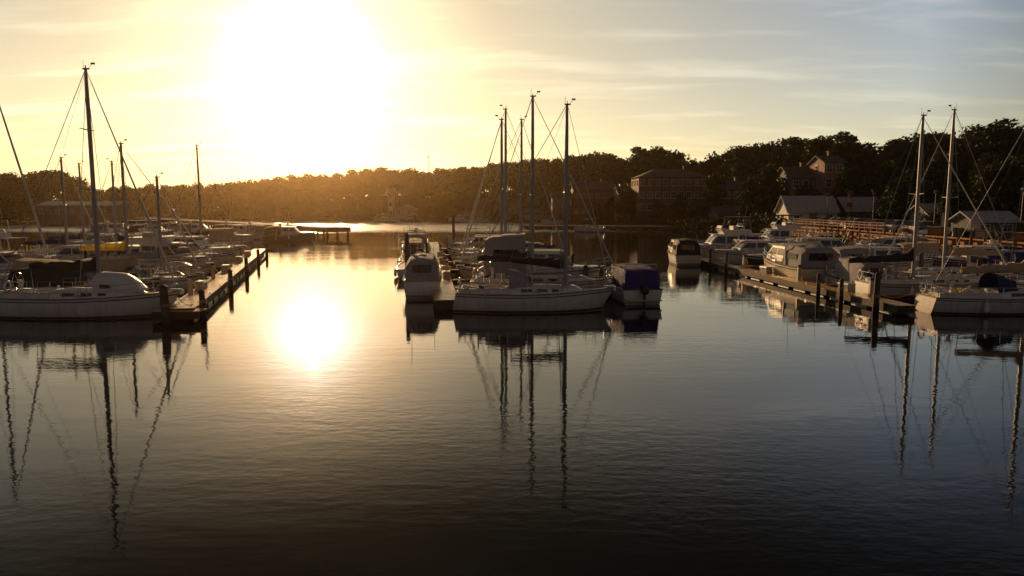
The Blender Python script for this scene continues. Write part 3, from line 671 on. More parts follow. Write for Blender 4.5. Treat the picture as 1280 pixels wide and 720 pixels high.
# piles
def pile(x, y, top, r=.15, label='', grp='pier piles', cap=True):
    root = empty('mooring_pile', (x, y, 0)); lean = Vector((R.uniform(-.05, .05), R.uniform(-.05, .05), 0))
    b = MB(); b.tube([(0, 0, -.9), lean * .3 + Vector((0, 0, top * .4)), lean + Vector((0, 0, top))], [r * 1.1, r, r * .92], 10); b.build('post', pilem, root)
    if cap:
        b = MB(); b.tube([lean + Vector((0, 0, top)), lean + Vector((0, 0, top + .03)), lean + Vector((0, 0, top + .16))], [r * 1.08, r * 1.08, .03], 10); b.build('pile_cap', fasc, root)
    b = MB(); b.tube([(r * 1.15 * math.cos(a), r * 1.15 * math.sin(a), .75 + .012 * a) for a in [i * .6 for i in range(24)]], .02, 4); b.build('rope_turns', rope, root)
    tag(root, label, 'piling', grp); return root
for i, Y in enumerate((35.4, 46.5, 57, 68, 79)):
    pile(dock_x(A0, A1, Y) + .28, Y, 1.3, .15, LORD[i] + ' pile from the near end on the open side of the left pier')
pile(-16.5, 33.95, 1.7, .2, 'thick dark pile beside the bow of the domed white sloop')
for i, Y in enumerate((41.5, 52, 64, 77, 90)):
    pile(dock_x(A0, A1, Y) - 9.2, Y + 1, 1.9, .15, LORD[i] + ' pile behind the sterns on the left pier')
p = P(509, 292, 48.5); pile(p.x, 48.5, p.z - .1, .16, 'tall dark pile left of the grey-canopied stern-on motor boat')
p = P(556, 268, 84); pile(p.x + 1, 84, p.z - .2, .16, 'very tall thin pile at the far part of the middle pier')
for i, (px, py, zt) in enumerate(((751, 336, 1.75), (733, 332, 1.75), (716, 318, 1.75), (692, 305, 1.75))):
    q = G(px, py, zt); pile(q.x, q.y, zt - .1, .17, LORD[i] + ' pile from the right behind the nearest middle sloop')
for i, Y in enumerate((51, 60.5, 72, 86)):
    pile(dock_x(B0, B1, Y) - .25, Y, 1.7, .15, LORD[i] + ' pile going back on the left of the middle pier')
for i, (Y, t) in enumerate(((37.7, 1.95), (41.2, 1.25), (43.9, 1.3), (59.5, 1.6), (63.3, 1.6), (67.8, 1.6), (73.0, 1.6))):
    pile(dock_x(C0, C1, Y) - .22, Y, t, (.16 if i == 0 else .12), LORD[i] + ' pile back along the open side of the right pier')
for i, Y in enumerate((40.9, 46.5, 52.3, 58.2, 64.2, 69.2)):
    pile(dock_x(C0, C1, Y) + 11.4, Y, 2.0, .15, LORD[i] + ' pile behind the boats of the right pier')

# pedestals, dock boxes
def pedestal(x, y, z, label):
    root = empty('power_pedestal', (x, y, z)); b = MB(); b.box((0, 0, .45), (.22, .2, .9), taper=.85); b.build('post', trimw, root)
    b = MB(); b.box((0, 0, .97), (.26, .24, .14), taper=.6); b.build('cap', navy, root); b = MB(); b.tube([(.13, .0, .7), (.3, 0, .45), (.2, .05, .1), (.6, .1, .02)], .02, 5); b.build('cable', yelc, root)
    tag(root, label, 'power pedestal', 'power pedestals on the piers')
for nm, E0, E1, z, off, sgn in (('left pier', A0, A1, .62, -1.15, 1), ('middle pier', B0, B1, .55, 1.1, 1), ('right pier', C0, C1, .5, .8, 1)):
    for i, Y in enumerate((51.8 if nm == 'middle pier' else 40, 48.7 if nm != 'middle pier' else 55.8, 58.3, 66.0, 73.2)):
        pedestal(dock_x(E0, E1, Y) + off, Y, z + .02, LORD[i] + ' white power pedestal back on the ' + nm)
def dockbox(x, y, z, rz, label):
    root = empty('dock_box', (x, y, z), rad(rz)); b = MB(); b.box((0, 0, .2), (1.0, .5, .4), taper=.95); b.build('bin', offwhite, root); b = MB(); b.box((0, 0, .45), (1.06, .56, .1), taper=.85); b.build('lid', white, root)
    tag(root, label, 'storage box', 'dock boxes')
for nm, E0, E1, z, off in (('left pier', A0, A1, .62, -.95), ('middle pier', B0, B1, .55, 1.0), ('right pier', C0, C1, .5, .7)):
    for i, Y in enumerate((49.5 if nm == 'middle pier' else 42.4, 53.8, 62.6, 70.2)): dockbox(dock_x(E0, E1, Y) + off, Y, z + .02, 100, LORD[i] + ' white storage box back on the ' + nm)
def moor(a, b_, label, sag=.25):
    a = Vector(a); c = Vector(b_); m = MB(); m.tube([a.lerp(c, i / 8) - Vector((0, 0, sag * 4 * (i / 8) * (1 - i / 8))) for i in range(9)], .018, 5); o = m.build('mooring_rope', rope); tag(o, label, 'rope', 'mooring ropes')
moor((-17.1, 36.2, 1.2), (-15.8, 35.3, .7), 'bow rope from the domed white sloop to the left pier')
moor((5.2, 38.7, 1.3), (5.4, 44.0, 1.2), 'bow rope of the nearest middle sloop to the right pile')
moor((-3.0, 38.7, 1.0), (-3.0, 40.2, .6), 'stern rope of the nearest middle sloop')
moor((21.1, 37.6, 1.0), (19.6, 38.4, .9), 'stern rope of the nearest right sloop to the pier pile')
moor((21.4, 49.9, 1.2), (19.7, 47.6, .6), 'stern rope of the gold-lit cruiser')
moor((6.1, 40.2, 1.0), (5.35, 43.9, 1.1), 'stern rope of the blue-canopied boat')

# ------------------------------------------------------------------ terrain
def interp(tab, x):
    if x <= tab[0][0]: return tab[0][1]
    for (a, va), (b, vb) in zip(tab, tab[1:]):
        if x <= b: return va + (vb - va) * (x - a) / (b - a)
    return tab[-1][1]
SH = [(-1500, 60), (-700, 120), (-200, 165), (0, 190), (170, 235), (300, 245), (420, 247), (600, 243), (700, 217), (780, 188), (840, 158), (900, 135), (984, 116)]
WX = 44.0
def ys(px): return interp(SH, px) if px < 984 else min(WX * 900 / (px - 640), 116)
RIDGE = [(-400, 205), (0, 214), (40, 217), (70, 210), (100, 220), (125, 236), (180, 231), (245, 230), (280, 228), (330, 224), (370, 220), (420, 217), (465, 211), (500, 210), (540, 213), (600, 207), (650, 201), (690, 198), (725, 194), (750, 189), (775, 195), (800, 186), (830, 185), (850, 192), (870, 199), (890, 191), (920, 182), (950, 176), (1000, 172), (1050, 168), (1062, 180), (1100, 179), (1120, 172), (1150, 165), (1190, 162), (1220, 156), (1245, 150), (1275, 154), (1320, 152), (1700, 130)]
def yb(px): return ys(px) + (62 if px < 900 else 70)
def topz(px, Y): return H + (HZ - interp(RIDGE, px)) / FPX * Y
def plateau(px): return max(2.0, topz(px, yb(px)) - 11.5)
def sst(a): a = max(0, min(1, a)); return a * a * (3 - 2 * a)
def hz(px, Y):
    d = Y - ys(px); base = 1.1 if px < 940 else 2.2
    if d < 0: return -1.0
    if px < 950: z = -.6 + (base + .6) * sst(d / 5); d0 = 10
    else: z = base; d0 = 24
    pl = plateau(px)
    return z + (pl - z) * sst((d - d0) / (58 - d0 + 10)) + noise.noise(Vector((px * .02, Y * .05, 0))) * .5 * sst(d / 30)
pxs = [-1500, -1200, -900, -700, -500] + list(range(-400, 984, 20)) + [984, 990] + list(range(1010, 1700, 25)) + [1800, 2000, 2400, 3000, 3800, 4600]
ds = [0.15, 1.5, 3, 5, 8, 12, 18, 24, 32, 40, 50, 60, 70, 85, 110, 160, 240]
tm = MB(); vs = []
for px in pxs:
    for dd in ds:
        Y = ys(px) + dd; vs.append(((px - 640) / 900 * Y, Y, hz(px, Y)))
n = len(ds); fs = []
for i in range(len(pxs) - 1):
    for j in range(n - 1): fs.append((i * n + j, (i + 1) * n + j, (i + 1) * n + j + 1, i * n + j + 1))
tm.add(vs, fs); hill = tm.build('hillside', soil); tag(hill, kind='structure')
# quay apron (asphalt) on the right
def strip(name, m, pts_in, pts_out, dz_, kind='structure'):
    b = MB(); b.loft([[Vector(a), Vector(c)] for a, c in zip(pts_in, pts_out)], closed=False); o = b.build(name, m, None, False); tag(o, kind=kind); return o
strip('quay_road', asph, [(WX + 1.6, y, 2.23) for y in (18, 60, 112)], [(WX + 13.0, y, 2.23) for y in (18, 60, 112)], 0)

# timber sea wall on the right
def seawall():
    root = empty('timber_sea_wall', (WX, 70, 0)); tag(root, 'tall orange-brown timber sea wall with posts along the right shore', 'sea wall')
    for k in range(6):   # plank panels, one per tier band
        b = MB(); y0, y1 = 14, 116
        z0 = -1.3 + k * .6; b.box((0 - k * .0, (y0 + y1) / 2 - 70, z0 + .29), (.10, y1 - y0, .56)); b.build('plank_course', wallw, root, False)
    b = MB(); b.box((-.12, -5, 2.34), (.55, 102, .12)); b.build('cap_beam', wallw, root, False)
    for zz in (.55, 1.5):
        b = MB(); b.box((-.13, -5, zz), (.16, 102, .22)); b.build('wale_beam', wallw2, root, False)
    for i in range(51):
        b = MB(); y = 14.5 - 70 + i * 2.0; b.tube([(-.33, y, -.8), (-.33, y, 2.25 + R.uniform(-.1, .5))], .15, 8); b.build('post', wallw2, root)
    return root
seawall()
# end return of the wall (faces the middle of the harbour)
b = MB()
for k in range(6): b.box((4.5, 0, -1.01 + k * .6), (9.0, .10, .56))
o = b.build('timber_return_wall', wallw, None, False); o.location = (WX - .1, 116.1, 0); tag(o, 'short timber wall turning the corner at the end of the sea wall', 'sea wall')
# timber promenade railing + terraces
def railing(y0, y1, x, z, label, m=wallw):
    root = empty('timber_railing', (x, (y0 + y1) / 2, z)); h = (y1 - y0) / 2
    k = int((y1 - y0) / 1.5)
    for i in range(k + 1):
        b = MB(); b.box((0, -h + i * 1.5, .5), (.1, .1, 1.0)); b.build('post', m, root, False)
    for zz in (.35, .7, 1.03):
        b = MB(); b.box((0, 0, zz), (.06, 2 * h, .1 if zz < 1 else .07)); b.build('rail', m, root, False)
    tag(root, label, 'railing', 'railings along the sea wall')
railing(86, 114, WX + .25, 2.41, 'far stretch of timber railing on top of the sea wall')
# timber terraces (stepped decks) against the wall
def terrace(y0, y1, xo, ztop, label):
    root = empty('timber_terrace', (WX, (y0 + y1) / 2, 0)); h = (y1 - y0) / 2
    b = MB(); b.box((-xo / 2 - .5, 0, ztop), (xo, 2 * h, .1)); b.build('platform', wallw, root, False)
    k = int((y1 - y0) / 2.2)
    for i in range(k + 1):
        b = MB(); b.box((-xo - .42, -h + .1 + i * (2 * h - .2) / k, ztop / 2 - .3 + .5), (.16, .16, ztop + 1.6)); b.build('post', wallw2, root, False)
    for zz in (ztop + .5, ztop + .95, ztop - .25):
        b = MB(); b.box((-xo - .42, 0, zz), (.07, 2 * h, .13)); b.build('rail', wallw, root, False)
    for s in range(k):
        b = MB(); a = -h + .1 + s * (2 * h - .2) / k; c = a + (2 * h - .2) / k
        b.tube([(-xo - .42, a, .1), (-xo - .42, c, ztop - .2)], .06, 4); b.build('brace', wallw2, root, False)
    tag(root, label, 'timber deck', 'timber decks on the sea wall')
terrace(96, 114, 2.6, 1.5, 'timber deck on posts below the sheds at the far end of the sea wall')
terrace(70, 86, 2.2, 1.25, 'timber deck on posts at the middle of the sea wall')
terrace(50, 64, 1.8, 1.0, 'low timber deck at the near right part of the sea wall')

# ------------------------------------------------------------------ buildings
def building(x, y, z, w, dp, h, rz, wall, roof, label, rows=2, cols=4, rtype='gable', rh=2.0, cat='building', trim=trimw, name='house', side=True, chim=True, ww=.9, wh=1.3, door=True):
    root = empty(name, (x, y, z), rad(rz)); tag(root, label, cat)
    b = MB(); b.box((0, 0, h / 2 - 1), (w, dp, h + 2)); b.build('wall', wall, root, False)
    if rtype == 'gable':
        b = MB(); e = .35; t = .14
        prof = [(-dp / 2 - e, h - .12), (0, h + rh), (dp / 2 + e, h - .12), (dp / 2 + e, h - .12 - t), (0, h + rh - t - .02), (-dp / 2 - e, h - .12 - t)]
        n_ = len(prof); vs = [(-w / 2 - e, p[0], p[1]) for p in prof] + [(w / 2 + e, p[0], p[1]) for p in prof]
        b.add(vs, [tuple(range(n_)), tuple(reversed(range(n_, 2 * n_)))] + [(i, i + n_, (i + 1) % n_ + n_, (i + 1) % n_) for i in range(n_)])
        rf = b.build('roof', roof, root, False)
        for sg in (-1, 1):
            b = MB(); xx = sg * (w / 2 - .02); b.add([(xx, -dp / 2, h - .02), (xx, dp / 2, h - .02), (xx, 0, h + rh - .2), (xx - sg * .1, -dp / 2, h - .02), (xx - sg * .1, dp / 2, h - .02), (xx - sg * .1, 0, h + rh - .2)], [(0, 1, 2), (5, 4, 3), (0, 3, 4, 1), (1, 4, 5, 2), (2, 5, 3, 0)]); b.build('gable_wall', wall, root, False)
    elif rtype == 'hip':
        b = MB(); e = .4; b.add([(-w / 2 - e, -dp / 2 - e, h), (w / 2 + e, -dp / 2 - e, h), (w / 2 + e, dp / 2 + e, h), (-w / 2 - e, dp / 2 + e, h), (-w / 2 + dp * .45, 0, h + rh), (w / 2 - dp * .45, 0, h + rh)],
            [(3, 2, 1, 0), (0, 1, 5, 4), (1, 2, 5), (2, 3, 4, 5), (3, 0, 4)]); rf = b.build('roof', roof, root, False)
    else:
        b = MB(); b.box((0, 0, h + .12), (w + .5, dp + .5, .28)); b.box((0, 0, h + .45), (w + .1, dp + .1, .4), taper=.98); rf = b.build('roof', roof, root, False)
    if chim:
        b = MB(); b.box((w * .25, dp * .1, h + rh * .9), (.8, .8, 1.8)); b.box((w * .25, dp * .1, h + rh * .9 + .95), (1.0, 1.0, .15)); b.build('chimney', brick, rf, False)
    def window(cx, cy, cz, nx):
        # nx 0: faces -y ; 1: faces -x
        f = MB(); 
        if nx == 0:
            f.box((cx, cy - .03, cz), (ww + .24, .08, wh + .24)); fr = f.build('window', trim, root, False)
            g = MB(); g.box((cx, cy - .075, cz), (ww, .03, wh)); g.build('pane', glass, fr, False)
            g = MB(); g.box((cx, cy - .1, cz), (.06, .03, wh)); g.box((cx, cy - .098, cz), (ww, .03, .06)); g.box((cx, cy - .08, cz - wh / 2 - .14), (ww + .4, .2, .09)); g.build('frame', trim, fr, False)
        else:
            f.box((cx - .03, cy, cz), (.08, ww + .24, wh + .24)); fr = f.build('window', trim, root, False)
            g = MB(); g.box((cx - .075, cy, cz), (.03, ww, wh)); g.build('pane', glass, fr, False)
            g = MB(); g.box((cx - .1, cy, cz), (.03, .06, wh)); g.box((cx - .098, cy, cz), (.03, ww, .06)); g.build('frame', trim, fr, False)
    fh = h / rows
    for r in range(rows):
        for c in range(cols):
            cx = -w / 2 + (c + .5) * w / cols
            if r == 0 and door and c == cols // 2:
                b = MB(); b.box((cx, -dp / 2 - .04, 1.05), (1.2, .1, 2.2)); dr = b.build('door', teak, root, False); g = MB(); g.tube([(cx + .45, -dp / 2 - .1, 1.05), (cx + .45, -dp / 2 - .16, 1.05)], .04, 5); g.build('handle', steel, dr); continue
            window(cx, -dp / 2, r * fh + fh * .55, 0)
        if side:
            for c in range(max(1, int(dp // 4))):
                window(-w / 2, -dp / 2 + (c + .5) * dp / max(1, int(dp // 4)), r * fh + fh * .55, 1)
    return root
def bpos(px, Y): return (px - 640) / 900 * Y
def bld(px0, px1, Y, py_eave, label, z=None, dp=9, rh=2.2, **k):
    x0, x1 = bpos(px0, Y), bpos(px1, Y); z = hz((px0 + px1) / 2, Y) if z is None else z
    h = H + (HZ - py_eave) / FPX * Y - z
    return building((x0 + x1) / 2, Y + dp / 2, z, x1 - x0, dp, h, 0, label=label, rh=rh, **k)
bld(797, 883, 186, 222, 'long red brick block of three storeys among the trees above the far shore', dp=12, wall=brick, roof=roofd, rows=3, cols=9, rtype='hip', rh=2.4, name='brick_block', ww=1.1, wh=1.5)
bld(716, 768, 214, 236, 'brick house with pale windows left of the long brick block', dp=10, wall=brick, roof=roofd, rows=2, cols=6, rtype='gable', rh=2.2, name='brick_house', ww=1.0)
bld(985, 1022, 136, 222, 'dark house with three lit-edged windows beside the tall narrow brick house', dp=9, wall=clapg, roof=roofd, rows=3, cols=3, rtype='gable', name='dark_house')
bld(1026, 1050, 132, 203, 'tall narrow pink brick house standing among the right-hand trees', dp=7, wall=brickp, roof=roofd, rows=4, cols=2, rtype='gable', rh=1.3, name='tall_brick_house', chim=True)
building(49.0, 120.5, 2.2, 8.0, 5.5, 2.3, 0, clap, roofg, 'cream boat shed with grey roof, leftmost on the quay, its side wall lit gold', rows=1, cols=3, rh=2.6, name='boat_shed', chim=False, ww=.8, wh=.9)
building(57.6, 120, 2.2, 7.0, 6, 2.5, 0, clapg, roofg, 'grey shed with pale roof just right of the cream boat shed', rows=1, cols=3, rh=2.2, name='boat_shed', chim=False, wh=.9)
building(59.5, 98, 2.2, 9, 6, 2.0, 0, clapg, roofg, 'low grey quay workshop behind the parked cars', rows=1, cols=4, rh=1.6, name='workshop', chim=False, wh=.8)
building(50.6, 77.5, 2.2, 4.6, 4, 1.8, 0, clapg, roofg, 'small hut with steep pale grey roof near the right frame edge', rows=1, cols=2, rh=.95, name='quay_hut', chim=False, wh=.6, door=False, side=False)
building(65.0, 80, 2.2, 8, 6, 2.4, 0, stone, roofd, 'pale stone cottage at the right frame edge', rows=1, cols=4, rh=1.8, name='cottage', wh=.9)
building(62, 112, 2.4, 6, 6, 4.6, 0, brickp, roofd, 'two-storey brick cottage under the right-hand trees', rows=2, cols=2, rh=1.8, name='cottage')
bld(897, 945, 150, 268, 'long low dark boathouse on the shore left of the sheds', dp=9, wall=clapg, roof=roofd, rows=1, cols=5, rh=1.8, name='boathouse', chim=False)
bld(50, 146, 200, 256, 'long low building with pale metal roof under the left woods', z=1.5, dp=10, wall=clapg, roof=roofm, rows=1, cols=10, rtype='gable', rh=1.0, name='long_shed', chim=False)
bld(486, 492, 252, 240, 'narrow pale tower house on the far shore', dp=5, wall=stone, roof=roofg, rows=3, cols=1, rtype='gable', rh=1.2, name='tower_house', chim=False, door=False)
bld(495, 522, 253, 262, 'pale low hall beside the tower house on the far shore', dp=8, wall=stone, roof=roofg, rows=1, cols=4, rtype='hip', rh=1.6, name='hall', chim=False)
bld(572, 604, 252, 268, 'low white clubhouse on the far shore', dp=8, wall=stone, roof=roofd, rows=1, cols=5, rtype='gable', rh=1.4, name='clubhouse', chim=False)
bld(655, 688, 232, 266, 'low brown waterfront house behind the tallest middle mast', dp=8, wall=brickp, roof=roofd, rows=1, cols=4, rtype='gable', rh=1.5, name='waterfront_house')
for a, c_, Y_, e_, l_, m_ in ((772, 794, 196, 241, 'small brick waterfront house just left of the long brick block', brick), (690, 713, 216, 247, 'brown gabled house left of the pale-windowed brick house', brickp), (902, 934, 158, 236, 'brick row house above the dark boathouse', brick), (625, 650, 244, 256, 'low house among the trees behind the middle masts', brickp)):
    bld(a, c_, Y_, e_, l_, dp=8, wall=m_, roof=roofd, rows=2, cols=3, rtype='gable', rh=1.8, name='town_house')
# spire, lattice aerial on the ridge
for px, top, Y, lbl in ((537, 196, 330, 'thin aerial mast poking above the far ridge'),):
    x = bpos(px, Y); zt = H + (HZ - top) / FPX * Y
    root = empty('aerial_mast' if px == 537 else 'church_spire', (x, Y, 8)); tag(root, lbl, 'mast' if px == 537 else 'spire')
    if px == 537:
        b = MB()
        for k in range(3): a = 2 * math.pi * k / 3; b.tube([(.7 * math.cos(a), .7 * math.sin(a), 0), (.3 * math.cos(a), .3 * math.sin(a), zt - 8)], .12, 5)
        b.build('lattice', steel, root); b = MB(); b.tube([(0, 0, zt - 9), (0, 0, zt - 5)], .08, 5); b.build('whip_aerial', steel, root)
    else:
        b = MB(); b.box((0, 0, (zt - 12) / 2), (2.4, 2.4, zt - 12)); b.build('tower', brick, root, False)
        b = MB(); b.tube([(0, 0, zt - 12), (0, 0, zt - 7)], [1.5, .05], 8); b.build('spire', roofd, root)
# striped harbour marker + sign boards on the quay
root = empty('marker_pole', (54.5, 117, 2.2)); tag(root, 'red and white banded marker pole right of the boat sheds', 'marker pole')
for k in range(7):
    b = MB(); b.tube([(0, 0, k * .75), (0, 0, k * .75 + .75)], .35, 10); b.build('band', trimw if k % 2 else redhull, root)
b = MB(); b.tube([(0, 0, 5.25), (0, 0, 5.4), (0, 0, 5.8)], [.5, .5, .1], 10); b.build('top_cap', roofd, root)
def board(x, y, z, w, h, label, m=trimw):
    root = empty('sign_board', (x, y, z), rad(20)); b = MB()
    for sg in (-1, 1):
        b = MB(); b.box((sg * w * .4, .05, .9), (.08, .08, 1.8)); b.build('post', wallw2, root, False)
    b = MB(); b.box((0, 0, 1.8), (w, .06, h)); b.build('panel', m, root, False); tag(root, label, 'sign', 'blank boards on the quay')
board(45.8, 76.5, 2.25, .9, 1.4, 'white board on posts left of the quay hut')
board(46.2, 72.0, 2.25, 1.2, 1.6, 'larger white board on posts nearest the camera on the quay')
# parked cars on the quay
def make_car(m):
    root = empty('parked_car')
    b = MB(); b.loft([[(x, -w, .32), (x, -w * 1.02, .6), (x, -w * .96, zt), (x, w * .96, zt), (x, w * 1.02, .6), (x, w, .32)] for x, w, zt in ((-2.15, .72, .72), (-2.0, .82, .9), (-1.1, .86, .95), (.8, .86, .93), (1.7, .84, .82), (2.1, .72, .68))]); b.build('body', m, root)
    b = MB(); b.prism([(-1.75, .92), (1.05, .92), (.35, 1.42), (-1.2, 1.46)], .78, .60); g = b.build('greenhouse', glass, root, False)
    b = MB(); b.prism([(-1.22, 1.44), (.37, 1.40), (.2, 1.47), (-1.1, 1.5)], .62, .58); b.build('roof', m, root, False)
    for sx in (-1.3, 1.3):
        for sy in (-1, 1):
            b = MB(); b.tube([(sx, sy * .66, .32), (sx, sy * .88, .32)], .33, 12); wl = b.build('wheel', tyre, root); b = MB(); b.tube([(sx, sy * .88, .32), (sx, sy * .9, .32)], .19, 10); b.build('rim', steel, wl)
    for sy in (-1, 1):
        b = MB(); b.box((2.06, sy * .55, .62), (.1, .3, .14)); b.build('headlight', rubber, root)
    return root
cars = [make_car(m) for m in carp]
cn = ['white', 'silver', 'red', 'dark blue']
for i in range(12):
    k = (0, 1, 0, 3, 1, 2, 0, 1, 0, 3, 1, 0)[i]; o = cars[k] if i in (0, 1, 3, 5) else copy_tree(cars[k])
    put(o, 48.6 + (i % 2) * .4, 84 + i * 2.65, 4 + jit(5)  , 2.24); lab(o, f'{cn[k]} car, {LORD[i]} from the camera in the row parked on the quay', 'car', 'cars parked on the quay')

def crate(x, y, z, w, h, rz, m, label):
    root = empty('crate', (x, y, z), rad(rz))
    b = MB(); b.box((0, 0, h / 2), (w, w * .8, h)); b.build('box_body', m, root, False)
    b = MB()
    for zz in (.12, h - .12): b.box((0, 0, zz), (w + .05, w * .8 + .05, .09))
    b.build('slat_band', wallw2, root, False); tag(root, label, 'crate', 'crates on the quay')
rc = random.Random(11)
for i in range(10):
    y = 66 + i * 4.9 + rc.uniform(-1, 1); crate(46.4 + rc.uniform(-.3, .5), y, 2.24, rc.uniform(.8, 1.3), rc.uniform(.6, 1.1), rc.uniform(0, 60), (wallw, stone, clapg, wallw)[i % 4], ('timber', 'pale', 'dark grey', 'brown')[i % 4] + f' crate, {LORD[i]} from the camera along the quay edge')
def dinghy(x, y, z, rz, m, label):
    root = empty('upturned_dinghy', (x, y, z), rad(rz)); f_ = hull_fn(3.2, 1.4, .5, 'motor'); b = MB()
    fl = lambda v: Vector((v.x, v.y, .52 - v.z))
    b.loft([[fl(f_(t, -1, s_)) for s_ in reversed(SS)] + [fl(f_(t, 1, s_)) for s_ in SS[1:]] for t in TT], closed=False); b.build('hull', m, root)
    b = MB(); b.box((0, 0, .93), (2.4, .05, .08)); b.build('keel', teak, root); tag(root, label, 'dinghy', 'dinghies stored ashore')
for i in range(7):
    dinghy(47.2 + (i % 2) * .4, 70.5 + i * 6.3, 2.26, 80 + rc.uniform(-25, 25), (white, cream, navyhull, white, redhull, greenhull, white)[i], ('white', 'cream', 'navy', 'white', 'red', 'green', 'white')[i] + f' upturned dinghy, {LORD[i]} from the camera on the quay')
def lamp_post(x, y, z, label):
    root = empty('lamp_post', (x, y, z)); b = MB(); b.tube([(0, 0, 0), (0, 0, 2), (0, 0, 4.6)], [.08, .06, .045], 7); b.build('pole', black, root)
    b = MB(); b.tube([(0, 0, 4.6), (0, 0, 4.7), (0, 0, 4.95), (0, 0, 5.05)], [.08, .2, .22, .05], 8); b.build('lamp_head', clapg, root); tag(root, label, 'lamp post', 'lamp posts on the quay')
for i, y in enumerate((68, 82, 96, 110)): lamp_post(47.9, y, 2.23, LORD[i] + ' unlit lamp post back along the quay')
# boats ashore near the sheds on cradles
# ------------------------------------------------------------------ trees
def clump_leaves(b, c, r, n, ls, rnd, squash=.8):
    for _ in range(n):
        while True:
            v = Vector((rnd.uniform(-1, 1), rnd.uniform(-1, 1), rnd.uniform(-1, 1)))
            if .1 < v.length < 1: break
        v.normalize(); v *= rnd.uniform(.55, 1.08); p = Vector(c) + Vector((v.x * r, v.y * r, v.z * r * squash))
        a = Vector((rnd.gauss(0, 1), rnd.gauss(0, 1), rnd.gauss(0, 1))).normalized(); q = a.orthogonal().normalized(); w = a.cross(q)
        s = ls * rnd.uniform(.6, 1.3); 
        k = len(b.v); b.v += [tuple(p + q * s * .5), tuple(p + w * s * .32), tuple(p - q * s * .5), tuple(p - w * s * .32)]; b.f.append((k, k + 1, k + 2, k + 3))
def make_tree(seed, h=12, cr=4.2, kind='broad', leaf=leafA, nl=2600, ls=.62):
    rnd = random.Random(seed); root = empty('broadleaf_tree' if kind == 'broad' else 'conifer_tree')
    t = MB(); b = MB()
    if kind == 'broad':
        th = h * .42; t.tube([(0, 0, -1), (.1, 0, th * .5), (rnd.uniform(-.3, .3), rnd.uniform(-.3, .3), th), (0, 0, h * .75)], [.38, .28, .2, .06], 8)
        cl = []
        for k in range(15):
            u = rnd.random(); an = rnd.uniform(0, 6.28); zz = h * (.22 + .66 * u); rr = cr * (1 - abs(u - .3) * .95) * rnd.uniform(.35, .8)
            c = Vector((rr * math.cos(an), rr * math.sin(an), zz)); r_ = rnd.uniform(.32, .52) * cr * (1 - .35 * u); cl.append((c, r_))
            t.tube([(0, 0, th * rnd.uniform(.6, 1)), Vector((0, 0, th)).lerp(c, .55) + Vector((0, 0, .3)), c], [.13, .08, .03], 5)
        cl.append((Vector((0, 0, h * .6)), cr * .62)); cl.append((Vector((rnd.uniform(-.6, .6), 0, h - cr * .3)), cr * .36))
        tot = sum(r ** 2 for _, r in cl)
        for c, r_ in cl: clump_leaves(b, c, r_, int(nl * r_ ** 2 / tot), ls, rnd)
    else:
        t.tube([(0, 0, -1), (0, 0, h)], [.25, .03], 7)
        for k in range(15):
            u = k / 15; zz = h * (.1 + .88 * u); rr = cr * (1 - u) ** .9
            for j in range(7):
                an = j * .9 + k + rnd.uniform(-.2, .2); c = Vector((rr * .6 * math.cos(an), rr * .6 * math.sin(an), zz)); t.tube([(0, 0, zz + .2), c * 1.0], [.04, .02], 4)
                clump_leaves(b, c, rr * .42 + .12, max(4, int(nl / 100)), ls * .8, rnd, .35)
        clump_leaves(b, (0, 0, h * .97), .35, 20, ls * .5, rnd, 1.8)
    t.build('trunk', barkm, root); b.build('crown', leaf, root, False); return root
TP = []
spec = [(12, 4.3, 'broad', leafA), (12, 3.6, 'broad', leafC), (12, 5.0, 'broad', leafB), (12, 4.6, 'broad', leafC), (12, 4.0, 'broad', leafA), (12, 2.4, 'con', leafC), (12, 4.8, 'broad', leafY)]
for i, (h, c, k, l) in enumerate(spec): TP.append(make_tree(100 + i, h, c, k, l, 3200 if k == 'broad' else 3000))
tused = set()
ZONES = [(-80, 'at the left frame edge'), (60, 'above the long low shed'), (160, 'behind the yellow-covered sloop'), (260, 'above the far left wharf'), (345, 'under the sun'), (430, 'left of the tower house'), (500, 'around the pale hall'), (570, 'behind the middle pier end'), (640, 'behind the middle masts'), (715, 'around the brick house'), (790, 'around the long brick block'), (890, 'above the dark boathouse'), (960, 'behind the boat sheds'), (1060, 'behind the parked cars'), (1130, 'behind the two right masts'), (1210, 'above the quay hut'), (1400, 'beyond the frame')]
def zone(px):
    z = 0
    for i in range(len(ZONES) - 1):
        if px >= ZONES[i][0]: z = i
    return z
cnt = {}
KN = ['round green tree', 'narrow dark tree', 'wide olive tree', 'broad dark tree', 'mid-green tree', 'pointed conifer', 'golden-lit tree']
def tree(px, Y, row, k=None, hgt=None, sx=1.0):
    k = R.choice((0, 1, 2, 3, 4, 0, 3, 2, 4, 1, 5)) if k is None else k
    o = TP[k] if k not in tused else copy_tree(TP[k]); tused.add(k)
    z = hz(px, Y); hgt = hgt or R.uniform(9, 12); s = hgt / 12
    o.location = (bpos(px, Y), Y, z - .2); o.rotation_euler = (0, 0, R.uniform(0, 6.28)); o.scale = (s * sx, s * sx, s)
    zi = zone(px); key = (zi, row, k); cnt[key] = cnt.get(key, 0) + 1
    tag(o, f'{LORD[cnt[key] - 1]} {KN[k]} from left in the {row} row {ZONES[zi][1]}', 'tree', 'trees on the wooded shore'); return o
px = -60.0
while px < 1370:
    Y = yb(px) + R.uniform(-5, 5); z = hz(px, Y); top = topz(px, Y) + R.uniform(-1.2, 1.0)
    tree(px, Y, 'ridge', hgt=max(7, top - z), sx=R.uniform(1.2, 1.6)); px += (6.2 + R.uniform(-1.5, 1.5)) * 900 / Y
px = -70.0
